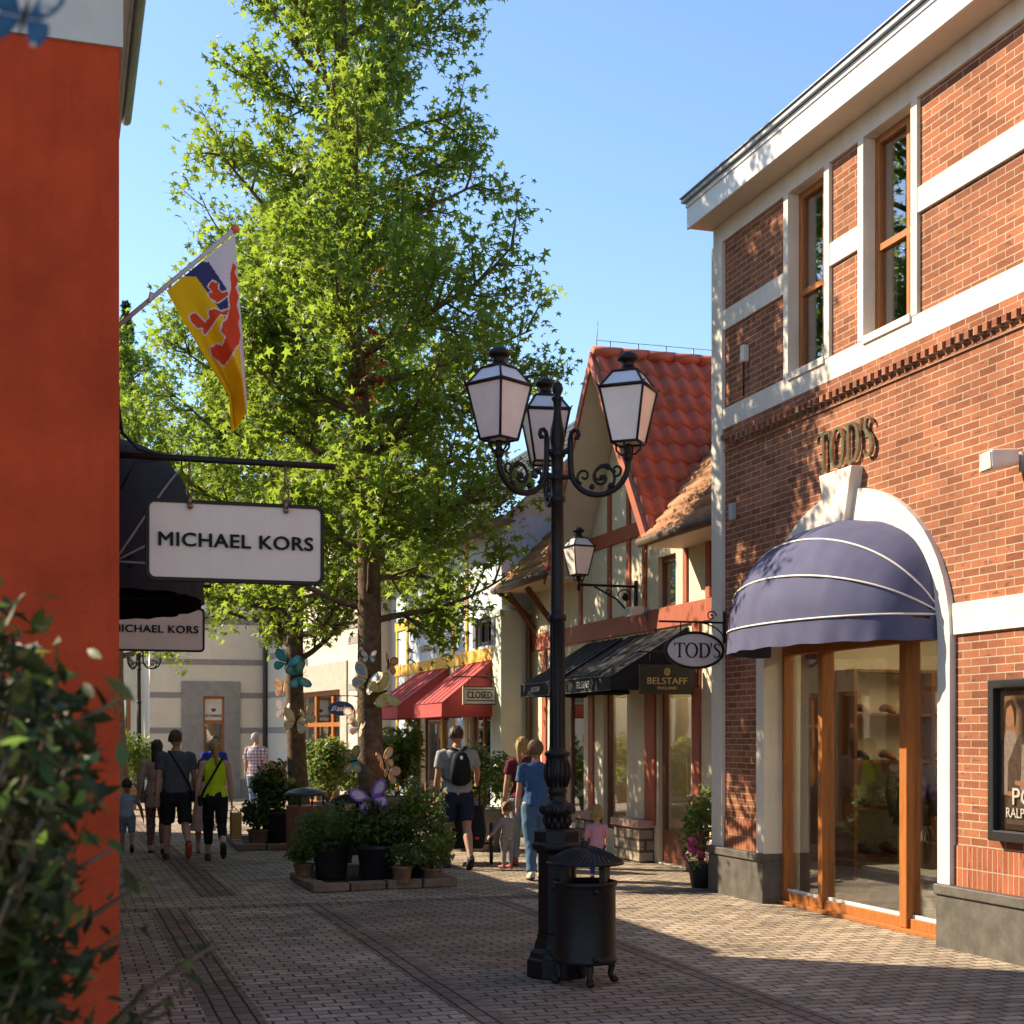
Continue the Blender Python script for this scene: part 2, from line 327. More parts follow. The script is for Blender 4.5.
# ================================================================== GROUND
def pave_mat():
    m = bpy.data.materials.new('clay_pavers'); N, L, P = nodes(m)
    g = N.new('ShaderNodeNewGeometry'); s = N.new('ShaderNodeSeparateXYZ'); L.new(g.outputs['Position'], s.inputs[0]); X, Y = s.outputs[0], s.outputs[1]
    wob = N.new('ShaderNodeTexNoise'); wob.inputs['Scale'].default_value = 1.3; L.new(g.outputs['Position'], wob.inputs['Vector'])
    wb = N.new('ShaderNodeVectorMath'); wb.operation = 'SCALE'; L.new(wob.outputs[1], wb.inputs[0]); wb.inputs[3].default_value = .03
    def bricks(swap, bw, rh, ms, c1, c2, mo):
        ad = N.new('ShaderNodeVectorMath'); L.new(g.outputs['Position'], ad.inputs[0]); L.new(wb.outputs[0], ad.inputs[1])
        v = ad.outputs[0]
        if swap:
            s2 = N.new('ShaderNodeSeparateXYZ'); L.new(v, s2.inputs[0]); cb = N.new('ShaderNodeCombineXYZ'); L.new(s2.outputs[1], cb.inputs[0]); L.new(s2.outputs[0], cb.inputs[1]); v = cb.outputs[0]
        b = N.new('ShaderNodeTexBrick'); L.new(v, b.inputs['Vector']); b.inputs['Scale'].default_value = 1
        b.inputs['Brick Width'].default_value = bw; b.inputs['Row Height'].default_value = rh; b.inputs['Mortar Size'].default_value = ms; b.inputs['Mortar Smooth'].default_value = .3
        for k, c in (('Color1', c1), ('Color2', c2), ('Mortar', mo)): b.inputs[k].default_value = (*c, 1)
        return b
    A = bricks(False, .19, .118, .009, (.52, .43, .33), (.31, .265, .21), (.10, .055, .045))
    B = bricks(False, .20, .105, .009, (.37, .28, .21), (.25, .20, .155), (.05, .042, .036))
    C = bricks(True, .205, .105, .009, (.29, .215, .17), (.20, .155, .125), (.045, .035, .03))
    def band(v, a, b): return math_(N, L, 'MULTIPLY', math_(N, L, 'GREATER_THAN', v, a), math_(N, L, 'LESS_THAN', v, b))
    near = math_(N, L, 'LESS_THAN', Y, 14.25)
    red = math_(N, L, 'MULTIPLY', band(X, 2.6, 4.25), near)
    edge = math_(N, L, 'MULTIPLY', near, math_(N, L, 'ADD', math_(N, L, 'ADD', band(X, 2.36, 2.6), band(X, 4.25, 4.46)), band(X, .86, 1.19)))
    edge = math_(N, L, 'MINIMUM', math_(N, L, 'ADD', edge, band(Y, 14.25, 14.56)), 1)
    diag = math_(N, L, 'MULTIPLY', band(math_(N, L, 'ADD', X, math_(N, L, 'MULTIPLY', Y, .02)), 1.75, 2.15), math_(N, L, 'GREATER_THAN', Y, 15.4))
    edge = math_(N, L, 'MINIMUM', math_(N, L, 'ADD', edge, diag), 1)
    c = mixc(N, L, red, A.outputs[0], B.outputs[0]); c = mixc(N, L, edge, c, C.outputs[0])
    h = mixc(N, L, red, A.outputs['Fac'], B.outputs['Fac']); h = mixc(N, L, edge, h, C.outputs['Fac'])
    st = ramp(N, L, tex(N, L, .8, 8, .72), .32, .68, (.50, .48, .46), (1.2, 1.18, 1.14)); c = mixc(N, L, .95, c, st, 'MULTIPLY')
    sp = ramp(N, L, tex(N, L, 26, 4, .7), .3, .75, (.72, .72, .72), (1.18, 1.16, 1.12)); c = mixc(N, L, .8, c, sp, 'MULTIPLY')
    gum = ramp(N, L, tex(N, L, 3.1, 2, .4), .70, .735); c = mixc(N, L, math_(N, L, 'MULTIPLY', gum, .45), c, (.06, .05, .045))
    L.new(c, P.inputs['Base Color']); P.inputs['Roughness'].default_value = .85; P.inputs['Specular IOR Level'].default_value = .2
    hh = math_(N, L, 'ADD', math_(N, L, 'MULTIPLY', h, -1), math_(N, L, 'MULTIPLY', tex(N, L, 12, 5, .7), 1.5))
    L.new(bump(N, L, hh, .9, .012), P.inputs['Normal']); return m
MB().box((-400, -300, -.6), (400, 500, -.02)).build('ground', mat('bare_ground', (.20, .17, .13), .95, .2, .4), tg=dict(kind='structure'))
mb = MB(); mb.add([(-14, -12, -.004), (30, -12, -.004), (30, 60, -.004), (-14, 60, -.004)], [(0, 1, 2, 3)])
mb.build('pavement', pave_mat(), recalc=False, tg=dict(kind='structure'))

fl = []
for k in range(150):
    u_ = rng.uniform(5.5, 24); fl.append((float(np.clip(3.2 + rng.normal() * 1.7, .7, 6.6)), u_, .012))
FALL = leaf_mat('fallen_leaf', (.20, .10, .03), (.36, .24, .06), .15)
tag(leaves_mesh('fallen_leaves', np.array(fl), rng.uniform(.025, .05, len(fl)), FALL, None, [(a_, b_, c_ * .3) for a_, b_, c_ in STAR_V], STAR_F, 6.), None, None, None, 'stuff')

# ================================================================== RIGHT BRICK SHOP
V = 6.85
U1 = 14.3; CA, HW, SPZ = 11.58, 1.5, 2.5          # arch centre, half width, spring height
br = thing('brick_shop', (8.5, 11, 0), 'red brick shop on the right with white bands, arched entrance and two tall upper windows', 'building')
def arch(hw, rise, n=28): return [(CA - hw * math.cos(math.pi * i / n), SPZ + rise * math.sin(math.pi * i / n)) for i in range(n + 1)]
W1 = (11.92, 12.62); W2 = (10.49, 11.24)
outer = [(1, 0), (CA - HW - .012, 0)] + arch(HW + .012, 1.132) + [(CA + HW + .012, 0), (U1, 0), (U1, 7.2), (1, 7.2)]
mb = MB(); mb.plate(outer, [rect(W1[0], 5.2, W1[1], 7.03), rect(W2[0], 5.2, W2[1], 7.03)], fx(V), .28)
mb.box((V + .28, U1 - .28, 0), (15, U1, 7.2)); mb.box((V + .28, 1, 0), (15, 1.28, 7.2)); mb.box((14.72, 1.28, 0), (15, U1 - .28, 7.2))
mb.build('brick_wall', BRICK, br)
mb = MB(); mb.box((V - .012, 1, .5), (V + .02, CA - HW - .17, .82)); mb.box((V - .012, CA + HW + .17, .5), (V + .02, U1 - .23, .82)); mb.split('soldier_course', SOLDIER, br)
t = MB()
for z0, z1 in ((6.04, 6.25), (4.98, 5.2)): 
    if z0 < 6: t.box((V - .03, 1, z0), (V + .02, U1 - .23, z1))
    else:
        for a, b in ((1, W2[0] - .09), (W2[1] + .09, W1[0] - .09), (W1[1] + .09, U1 - .23)): t.box((V - .03, a, z0), (V + .02, b, z1))
t.box((V - .033, 1, 7.0), (V + .02, U1, 7.2))
t.box((V - .04, U1 - .23, .5), (V + .02, U1 + .03, 7.0))
for a, b in (W1, W2):
    t.box((V - .036, a - .09, 5.2), (V + .26, a + .004, 7.0)); t.box((V - .036, b - .004, 5.2), (V + .26, b + .09, 7.0)); t.box((V - .05, a, 5.16), (V + .2, b, 5.23)); t.box((V + .021, a + .004, 7.0), (V + .26, b - .004, 7.028))
t.box((V - .03, 1, 2.5), (V + .02, CA - HW - .17, 2.75)); 
t.split('white_band', TRIM, br, bevel=.004)
t = MB()
ring = [(CA - HW - .17, .5), (CA - HW, .5)] + arch(HW, 1.12) + [(CA + HW, .5), (CA + HW + .17, .5)] + arch(HW + .17, 1.42)[::-1]
t.plate(ring, [], fx(V - .055), .335); t.build('arch_surround', TRIM, br, bevel=.005)
t = MB(); t.plate([(CA - .15, 3.58), (CA + .15, 3.58), (CA + .29, 4.1), (CA - .29, 4.1)], [], fx(V - .12), .14); t.build('keystone', TRIM, br, bevel=.01)
t = MB()
for a, b in ((1, CA - HW - .002), (CA + HW + .002, U1 + .05)):
    t.box((V - .07, a, -.02), (V + .26, b, .42)); t.box((V - .095, a, .42), (V + .27, b, .5))
t.split('stone_plinth', STONE, br, bevel=.008)
t = MB(); t.box((V - .03, 1, 4.92), (V + .02, U1 - .23, 4.978)); t.box((V - .055, 1, 4.865), (V + .02, U1 - .23, 4.915))
u = 1.02
while u < U1 - .5: t.box((V - .075, u, 4.80), (V + .02, u + .06, 4.862)); u += .118
t.box((V - .02, 1, 4.735), (V + .02, U1 - .23, 4.76))
t.build('corbel_course', BRICK, br)
t = MB(); t.box((V - .30, 1, 7.2), (V + .4, U1 + .02, 7.232)); t.build('soffit', SOFFIT, br)
t = MB(); t.box((V - .325, .95, 7.19), (V - .30, U1 + .05, 7.42)); t.box((V - .34, .95, 7.42), (V - .2, U1 + .05, 7.47)); t.box((V - .3, U1 + .022, 7.2), (V + 1, U1 + .05, 7.42)); t.build('fascia', WHITE, br, bevel=.004)
t = MB(); t.box((V - .38, .9, 7.475), (V - .22, U1 + .08, 7.52)); t.box((V - .40, .9, 7.52), (V - .2, U1 + .08, 7.53)); t.build('gutter', mat('zinc_gutter', (.34, .36, .38), .45, .15, metal=.6), br)
t = MB(); t.add([(V - .25, .9, 7.5), (V - .25, U1 + .1, 7.5), (11, U1 + .1, 8.6), (11, .9, 8.6), (15.2, U1 + .1, 7.5), (15.2, .9, 7.5)], [(0, 1, 2, 3), (3, 2, 4, 5), (0, 3, 5), (1, 4, 2)]); t.build('roof', mat('dark_roofing', (.08, .08, .085), .8), br)
for a, b in (W1, W2):
    f = MB(); fr = fx(V + .085); mx = a + (b - a) * .30
    f.plate(rect(a, 5.23, b, 7.0), [rect(a + .07, 5.30, mx - .025, 5.98), rect(mx + .025, 5.30, b - .07, 5.98), rect(a + .07, 6.04, mx - .025, 6.93), rect(mx + .025, 6.04, b - .07, 6.93)], fr, .08)
    fo = f.build('window', ORANGEWOOD, br, bevel=.004)
    MB().box((V + .12, a + .05, 5.28), (V + .126, b - .05, 6.95)).build('pane', GLASS, fo)
    c = MB(); vs = []
    for i in range(41):
        q = b - .04 - (b - a - .08) * i / 40 * .62; vs += [(V + .40 + .025 * math.sin(i * 1.9), q, 5.25), (V + .40 + .025 * math.sin(i * 1.9 + .4), q, 6.98)]
    c.add(vs, [(2*i, 2*i+2, 2*i+3, 2*i+1) for i in range(40)], 0, True); c.build('curtain', mat('net_curtain', (.55, .52, .45), .9), fo)
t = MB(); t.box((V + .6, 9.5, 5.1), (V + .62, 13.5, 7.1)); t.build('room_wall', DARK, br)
# shop entrance joinery: recessed timber frame, three fixed panes
VD = V + .15
t = MB(); P3 = [(CA - HW + .05, 10.80), (10.90, 12.25), (12.32, CA + HW - .05)]
t.plate(rect(CA - HW, .02, CA + HW, 2.62), [rect(a, .12, b, 2.50) for a, b in P3], fx(VD), .1)
t.box((VD - .03, 10.794, .037), (VD + .112, 10.906, 2.6)); t.box((VD - .02, 12.244, .037), (VD + .112, 12.326, 2.6)); t.box((VD - .05, CA - HW, -.003), (VD + .1, CA + HW, .035))
sf = t.build('shopfront', ORANGEWOOD, br, bevel=.005)
for a, b in P3: MB().box((VD + .05, a - .02, .11), (VD + .06, b + .02, 2.52)).build('pane', GLASS, sf)
t = MB(); t.plate([(CA - HW, 2.62), (CA + HW, 2.62)] + arch(HW, 1.12)[::-1], [], fx(VD + .02), .06); t.build('transom_panel', BROWNWOOD, br)
t = MB(); 
for a, b in P3: t.box((VD + .03, a, .105), (VD + .045, b, .15))
t.build('glazing_bead', WHITE, sf)
# interior of the shop
t = MB(); t.box((V + .281, 9.2, .0), (11.5, 13.86, .012)); t.build('shop_floor', mat('shop_floor_tiles', (.32, .27, .21), .35, .1), br)
t = MB(); t.box((11.5, 9.2, .0), (11.6, 13.86, 3.2)); t.box((V + .29, 13.86, .0), (11.6, 13.96, 3.2)); t.box((V + .29, 9.1, .0), (11.6, 9.2, 3.2)); t.box((V + .29, 9.1, 3.2), (11.6, 13.96, 3.3)); t.build('room_wall', INTW, br)
t = MB(); serif(t, (V - .035, CA + .02, 4.33), (0, -1, 0), (0, 0, 1), .36, .03, kx=.86)
t.build('lettering', mat('brushed_bronze_letters', (.38, .33, .22), .28, .2, 8, metal=.9), br)
for q in (12.0, 11.6, 11.2): MB().tube([(V - .035, q, 4.33), (V + .02, q, 4.33)], .008, 6).build('letter_pin', BLACKM, br)
# display things behind the glass
d = thing('display_table', (8.3, 11.3, .012), 'low pale display plinth inside the arched shop entrance', 'display table')
t = MB(); t.box((7.7, 10.7, .012), (8.6, 12.6, .36)); t.build('base', mat('pale_plinth', (.38, .34, .27), .6), d, bevel=.01); t = MB(); t.box((7.66, 10.66, .36), (8.64, 12.64, .40)); t.build('top', WHITE, d)
d = thing('display_shelf', (9.3, 13.6, .012), 'open shelf unit of shoes against the end wall of the arched shop', 'shelf')
for q in (8.05, 9.0, 10.0, 11.0): MB().box((q, 13.45, .012), (q + .04, 13.84, 2.4)).build('upright', BROWNWOOD, d)
for z in (.4, .9, 1.4, 1.9, 2.37): MB().box((8.09, 13.46, z), (11.0, 13.83, z + .03)).build('shelf_board', BROWNWOOD, d)
shm = [mat('tan_leather', (.35, .17, .07), .5), mat('black_leather', (.02, .02, .02), .4), mat('cream_leather', (.6, .5, .38), .5)]
for z in (.43, .93, 1.43, 1.93):
    for q in np.arange(8.25, 10.9, .33):
        if 8.9 < q < 9.12 or 9.9 < q < 10.12: continue
        t = MB(); t.tube([(q, 13.76, z + .05), (q, 13.70, z + .07), (q, 13.58, z + .045), (q, 13.50, z + .02)], [(.045, .035), (.06, .042), (.035, .045), (.018, .03)], 10, up=(1, 0, 0)); o = t.build('shoe', shm[random.randint(0, 2)], None)
        tag(o, 'leather shoe on the shelf unit at the end wall of the arched shop', 'shoe', 'shoes on the shop shelves')
mq = thing('mannequin', (8.55, 13.15, .012), 'pale mannequin in a dark coat by the shoe shelf in the arched shop', 'mannequin')
t = MB(); t.tube([(8.55, 13.15, .75), (8.55, 13.15, 1.05), (8.55, 13.15, 1.3), (8.55, 13.15, 1.44)], [(.21, .15), (.15, .12), (.2, .13), (.1, .08)], 14, up=(1, 0, 0))
for s in (-1, 1): t.tube([(8.55 + s * .2, 13.15, 1.38), (8.55 + s * .25, 13.15, 1.1), (8.55 + s * .24, 13.1, .85)], [.06, .055, .045], 8)
t.build('coat', mat('dark_coat', (.06, .045, .04), .9), mq); t = MB(); t.tube([(8.46, 13.15, .02), (8.46, 13.15, .8)], [.045, .075], 10); t.tube([(8.64, 13.15, .02), (8.64, 13.15, .8)], [.045, .075], 10); t.tube([(8.55, 13.15, 1.4), (8.55, 13.15, 1.52)], .05, 8); t.ball((8.55, 13.15, 1.63), (.078, .09, .115), 12); t.build('figure_body', mat('mannequin_grey', (.5, .47, .42), .5), mq)
def handbag(loc, w, h, col, label, rz=0):
    r = thing('handbag', loc, label, 'handbag', None); m = mat(label[:24], col, .5); x, y, z = loc
    t = MB(); t.add([(x - .07, y - w/2, z), (x + .07, y - w/2, z), (x + .07, y + w/2, z), (x - .07, y + w/2, z), (x - .03, y - w*.42, z + h), (x + .03, y - w*.42, z + h), (x + .03, y + w*.42, z + h), (x - .03, y + w*.42, z + h)],
        [(0,3,2,1),(4,5,6,7),(0,1,5,4),(1,2,6,5),(2,3,7,6),(3,0,4,7)]); t.build('bag_body', m, r, bevel=.012)
    t = MB()
    for s in (-.025, .025): t.tube([(x + s, y - w*.25, z + h - .01)] + [(x + s, y - w*.25*math.cos(a), z + h + .14*math.sin(a)) for a in np.linspace(.2, 2.94, 8)] + [(x + s, y + w*.25, z + h - .01)], .008, 6)
    t.build('handle', m, r)
d = thing('display_stand', (7.55, 10.42, .012), 'pale block stand holding a tan bag behind the right shop pane', 'display stand')
t = MB(); t.box((7.3, 10.15, .012), (7.8, 10.7, .52)); t.build('block', mat('pale_plinth', (.38, .34, .27)), d, bevel=.008); t = MB(); t.box((7.28, 10.13, .52), (7.82, 10.72, .55)); t.build('cap', WHITE, d)
handbag((7.5, 10.42, .55), .36, .34, (.55, .34, .16), 'tan leather handbag on pale block behind the right shop pane')
handbag((8.1, 11.0, .40), .3, .25, (.5, .46, .36), 'cream handbag on the low plinth inside the arched shop')
handbag((8.1, 12.2, .40), .34, .26, (.10, .05, .03), 'dark brown handbag on the low plinth inside the arched shop')
c = MB(); vs = []
for i in range(61):
    q = 13.15 + .6 * i / 60; vs += [(7.6 + .05 * math.sin(i * 1.3), q, .03), (7.6 + .035 * math.sin(i * 1.3 + .3), q, 2.9)]
c.add(vs, [(2*i, 2*i+2, 2*i+3, 2*i+1) for i in range(60)], 0, True)
c.build('shop_curtain', mat('cream_curtain', (.66, .56, .38), .9), tg=dict(label='cream curtain hanging inside the left pane of the arched shop', category='curtain'))

def dome_awning(loc_u, v, sgn, hw, rise, proj, z0, drop, name, label, cloth, pipe, ribs=(0, 26, 52), bot=True):
    """Dutch hood: quarter dome on a wall X = v, opening towards X = v + sgn * proj"""
    r = thing(name, (v, loc_u, z0), label, 'awning')
    def pt(t, th):
        q = proj + (rise - proj) * math.sin(R(th)) ** 2; k = math.sin(t) ** .8
        return Vector((v + sgn * (q * k * math.cos(R(th)) + .02), loc_u - hw * math.cos(t), z0 + q * k * math.sin(R(th))))
    n, m = 72, 40; vs = []; fs = []
    for j in range(m + 1):
        for i in range(n + 1):
            p = pt(math.pi * i / n, 90 * j / m); sag = .012 * math.sin(9 * math.pi * j / m) * math.sin(math.pi * i / n)
            p += Vector((sgn * .5, 0, .6)) * (noise.noise(p * 2.6) * .034 + abs(noise.noise(Vector((p.x * 3, p.y * 9, p.z * 3)))) * -.02) * math.sin(math.pi * i / n); vs.append(p)
    for j in range(m):
        for i in range(n): a = j * (n + 1) + i; fs.append((a, a + 1, a + n + 2, a + n + 1))
    t = MB(); t.add(vs, fs, 0, True); t.build('canopy', cloth, r)
    vs = []; fs = []
    for k in range(4):
        for i in range(n + 1):
            p = pt(math.pi * i / n, 0); wv = .010 * math.sin(i * 1.25) * (k / 3) + .010 * math.sin(i * .6 + 1) * k / 3
            vs.append((p.x + sgn * wv, p.y, p.z - drop * k / 3 + 0.005 * math.sin(i * .8) * k / 3))
    for k in range(3):
        for i in range(n): a = k * (n + 1) + i; fs.append((a, a + 1, a + n + 2, a + n + 1))
    t = MB(); t.add(vs, fs, 0, True); t.build('valance', cloth, r)
    t = MB()
    for th in ribs: t.tube([pt(math.pi * i / 40, th) + Vector((sgn * .008 * math.cos(R(th)), 0, .008 * math.sin(R(th)) + .002)) for i in range(41)], .009, 6)
    t.build('piping', pipe, r)
    t = MB()
    for th in (2, 28, 54): t.tube([pt(math.pi * i / 30, th) - Vector((sgn * .03, 0, .03)) for i in range(1, 30)], .012, 6)
    t.build('frame_hoop', BLACKM, r)
NAVY = mat('navy_awning_cloth', (.092, .094, .160), .85, .10, 4, .25, 220)
dome_awning(CA, V + .04, -1, HW - .03, 0.96, .92, 2.68, .21, 'dome_awning', 'navy blue dome awning with white piping over the arched brick shop entrance', NAVY, mat('white_piping', (.7, .66, .6), .7))

def interior_fill_light(loc, sx, sy, e, label):  # glowing panel added under a shop ceiling to brighten the interior
    r = thing('interior_fill_light', loc, label, 'fill light'); x, y, z = loc; m = bpy.data.materials.get('fill_light_diffuser')
    if m is None:
        m = bpy.data.materials.new('fill_light_diffuser'); N, L, P = nodes(m); P.inputs['Emission Color'].default_value = (1, .78, .48, 1); P.inputs['Emission Strength'].default_value = e
    t = MB(); t.box((x - sx / 2, y - sy / 2, z - .02), (x + sx / 2, y + sy / 2, z)); t.build('diffuser', m, r); t = MB(); t.plate(rect(x - sx / 2 - .04, y - sy / 2 - .04, x + sx / 2 + .04, y + sy / 2 + .04), [rect(x - sx / 2 - .001, y - sy / 2 - .001, x + sx / 2 + .001, y + sy / 2 + .001)], lambda a, b, d: (a, b, z - .03 + d), .03); t.build('frame', WHITE, r)
interior_fill_light((8.6, 11.6, 3.19), 0.4, 2.6, 12, 'long fill light standing in for the small lit spots of the arched brick shop')  # stands in for small shelf lights; the long panel is an addition
# small fittings on the brick wall
def speaker(loc, label, yaw=0, s=1.):
    r = thing('wall_speaker', loc, label, 'speaker', 'white wall speakers', yaw)
    def L_(p): return tuple(Vector(loc) + Matrix.Rotation(0, 3, 'Z') @ Vector(p) * s)
    t = MB(); f = [(-.36, -.13, -.06), (-.36, .13, -.06), (-.36, .11, .12), (-.36, -.11, .12)]; b = [(-.08, -.09, .0), (-.08, .09, .0), (-.08, .07, .14), (-.08, -.07, .14)]
    t.add([L_(p) for p in f + b], [(0, 1, 2, 3), (7, 6, 5, 4), (0, 4, 5, 1), (1, 5, 6, 2), (2, 6, 7, 3), (3, 7, 4, 0)]); t.build('housing', mat('off_white_plastic', (.72, .66, .55), .5), r, bevel=.03 * s)
    t = MB(); t.add([L_(p) for p in [(-.364, -.11, -.045), (-.364, .11, -.045), (-.364, .095, .105), (-.364, -.095, .105)]], [(0, 1, 2, 3)]); t.build('grille', mat('pale_grille', (.55, .50, .42), .7, .2, 200), r)
    t = MB(); t.tube([L_((-.1, 0, .05)), L_((.0, 0, .04))], .02 * s, 8); t.tube([L_((-.02, 0, -.05)), L_((-.02, 0, .12))], .03 * s, 8); t.build('bracket', mat('grey_bracket', (.3, .29, .27), .5), r)
    return r
def setrot(o, rz): o.rotation_euler = (0, 0, rz); return o
setrot(speaker((V, 9.05, 3.70), 'large white speaker bracketed to the brick wall at the right edge', s=.85), R(-10))
p = onx(735, 512, V); t = MB(); t.box((V - .06, p.y - .04, p.z - .09), (V, p.y + .04, p.z + .09)); a = t.build('sensor', mat('grey_plastic', (.35, .36, .38), .5), bevel=.01, tg=dict(label='small grey sensor box on the shaded brick left of the arch', category='sensor'))
p = onx(748, 356, V); r = thing('wall_light', (V, p.y, p.z), 'small white light with a rod on the upper brick left of the windows', 'wall light')
t = MB(); t.box((V - .08, p.y - .04, p.z - .07), (V, p.y + .04, p.z + .11)); t.build('housing', mat('off_white_plastic', (.5, .45, .38), .5), r, bevel=.02); t = MB(); t.tube([(V - .05, p.y, p.z - .07), (V - .05, p.y, p.z - .42)], .01, 6); t.build('rod', BLACKM, r)
# poster case
r = thing('poster_case', (V, 9.0, 1.5), 'black framed fashion poster of two people on the brick wall at right', 'poster')
t = MB(); t.plate(rect(8.38, .90, 9.36, 2.12), [rect(8.45, .98, 9.29, 2.05)], fx(V - .10), .10); t.build('frame', BLACKM, r, bevel=.008)
t = MB(); ps = fx(V - .03)
def pg(pts, mi, d): t.add([(V - .03 - d, a - .085, b) for a, b in pts], [tuple(range(len(pts)))], mi)
pg(rect(8.53, .99, 9.38, 2.03), 0, 0)
def el(cx, cy, rx, ry, n=18): return [(cx + rx * math.cos(2 * math.pi * i / n), cy + ry * math.sin(2 * math.pi * i / n)) for i in range(n)]
pg(rect(8.53, 1.66, 9.38, 2.03), 6, .001)
pg([(8.6, 1.03), (9.3, 1.03), (9.28, 1.5), (9.16, 1.7), (8.98, 1.76), (8.8, 1.70), (8.62, 1.5)], 1, .003)      # jacket of the front figure
pg([(8.92, 1.2), (9.14, 1.2), (9.12, 1.62), (9.02, 1.68), (8.92, 1.6)], 2, .004); pg(el(9.01, 1.85, .085, .115), 3, .005); pg(el(9.0, 1.93, .095, .055), 4, .006); pg([(8.97,1.68),(9.06,1.68),(9.05,1.78),(8.98,1.78)], 3, .0045)
pg([(9.14, 1.25), (9.36, 1.25), (9.35, 1.62), (9.3, 1.74), (9.2, 1.72), (9.14, 1.6)], 2, .002); pg(el(9.26, 1.85, .065, .09), 3, .0035); pg([(9.2,1.74),(9.19,1.9),(9.24,1.97),(9.31,1.95),(9.34,1.8),(9.33,1.7),(9.30,1.9),(9.25,1.93),(9.22,1.88)], 4, .0045)
for cy, x0 in ((1.30, 9.1), (1.22, 9.2)): pg([(x0 - .12, cy), (x0 + .1, cy + .03), (x0 + .1, cy + .06), (x0 - .12, cy + .05)], 3, .005)
text(t, 'POLO', (V - .045, 8.87, 1.235), (0, -1, 0), (0, 0, 1), .18, .001, 1.15, .002, mi=5)
text(t, 'RALPH LAUREN', (V - .045, 8.87, 1.115), (0, -1, 0), (0, 0, 1), .105, .001, .92, .001, mi=5)
t.build('poster_print', [mat('poster_brown', (.05, .03, .018), .3), mat('poster_jacket', (.09, .06, .04), .3, .3, 25), mat('poster_shirt', (.26, .20, .15), .3, .25, 30), mat('poster_skin', (.34, .16, .08), .3), mat('poster_hair', (.05, .025, .015), .3), mat('poster_letters', (.7, .62, .52), .3), mat('poster_backdrop', (.22, .12, .06), .3, .3, 8)], r, recalc=False)
MB().box((V - .068, 8.44, .97), (V - .062, 9.30, 2.06)).build('cover_glass', glass_mat('clear_cover_glass', (.98, .98, .98), 0), r)
# hanging oval sign at the far corner
def sign_bracket(t, x0, x1, y, z, curl=True):
    t.tube([(x0, y, z), (x1, y, z)], .011, 8); t.tube([(x0, y, z - .22), (x0, y, z + .12)], .016, 8)
    t.tube([(x0 + (x1 - x0) * .45 * (1 - math.cos(a)) / 1.0, y, z - .2 + .2 * math.sin(a)) for a in np.linspace(0, 1.57, 8)], .008, 6)
    if curl: t.tube([(x0 + (x1 - x0) * .2 + .06 * (1 - k / 20) * math.cos(k * .5), y, z + .07 + .06 * (1 - k / 20) * math.sin(k * .5)) for k in range(20)], .007, 6)
r = thing('oval_sign', (V, 14.0, 2.6), "white oval hanging sign reading TOD'S beside the navy awning", 'sign')
so_ = el(6.46, 2.6, .335, .19, 40); si = el(6.46, 2.6, .318, .173, 40)
t = MB(); t.plate(so_, [], fy(14.0), .03); t.build('board', mat('sign_face_pinkish', (.62, .57, .55), .5), r)
t = MB(); t.plate(el(6.46, 2.6, .347, .202, 40), [si], fy(13.992), .046); t.build('rim', BLACKM, r)
t = MB(); serif(t, (6.46, 13.995, 2.6), (1, 0, 0), (0, 0, 1), .155, .006, kx=1.12); t.build('lettering', BLACKM, r)
t = MB(); sign_bracket(t, V - .04, 6.05, 14.01, 2.9); t.tube([(6.3, 14.01, 2.9), (6.3, 14.01, 2.77)], .007, 6); t.tube([(6.62, 14.01, 2.9), (6.62, 14.01, 2.77)], .007, 6); t.tube([(6.5, 14.01, 2.42), (6.5, 14.01, 2.2)], .012, 6); t.build('bracket', BLACKM, r)
# ================================================================== TILED ROOF HELPER
def tiled(t, o, ac, dn, wid, length, tw=.21, tl=.33, mi=0, trim=None):
    """pantiles: o top corner, ac unit vector along the courses, dn unit vector down the slope"""
    o, ac, dn = Vector(o), Vector(ac).normalized(), Vector(dn).normalized(); nn = ac.cross(dn)
    if nn.z < 0: nn = -nn
    na = max(2, int(wid / tw)) * 6; nc = max(1, round(length / tl)); tl = length / nc
    for k in range(nc):
        vs = []; jit = random.uniform(-.008, .008)
        for e, lift in ((0, .0), (1.06, .035), (1.06, -.01)):
            for i in range(na + 1):
                a = wid * i / na; ph = 2 * math.pi * (a / tw) ; h = .034 * (math.sin(ph) + .28 * math.sin(2 * ph)) + lift + .004 * noise.noise(Vector((int(a / tw), k, 1)))
                if lift < 0: h -= .012
                vs.append(o + ac * a + dn * (tl * (k + e) + jit) + nn * h)
        fs = []
        for j in range(2):
            for i in range(na):
                q = j * (na + 1) + i
                if trim is not None and not trim((vs[q] + vs[q + 1]) / 2): continue
                fs.append((q, q + 1, q + na + 2, q + na + 1))
        t.add(vs, fs, mi, True)
def tile_mat(name, c1, c2):
    m = bpy.data.materials.new(name); N, L, P = nodes(m); g = N.new('ShaderNodeNewGeometry')
    c = mixc(N, L, ramp(N, L, tex(N, L, 5, 4), .3, .7), c1, c2); c = mixc(N, L, .7, c, ramp(N, L, tex(N, L, 1.2, 5), .3, .7, (.65, .62, .6), (1.15, 1.1, 1.1)), 'MULTIPLY')
    L.new(c, P.inputs['Base Color']); P.inputs['Roughness'].default_value = .65; P.inputs['Specular IOR Level'].default_value = .2; L.new(bump(N, L, tex(N, L, 40, 3), .2, .01), P.inputs['Normal']); return m
REDTILE = tile_mat('red_clay_tile', (.54, .175, .115), (.38, .115, .075)); BROWNTILE = tile_mat('brown_clay_tile', (.52, .28, .14), (.36, .18, .09)); SLATE = tile_mat('blue_glazed_tile', (.030, .045, .085), (.02, .032, .06))
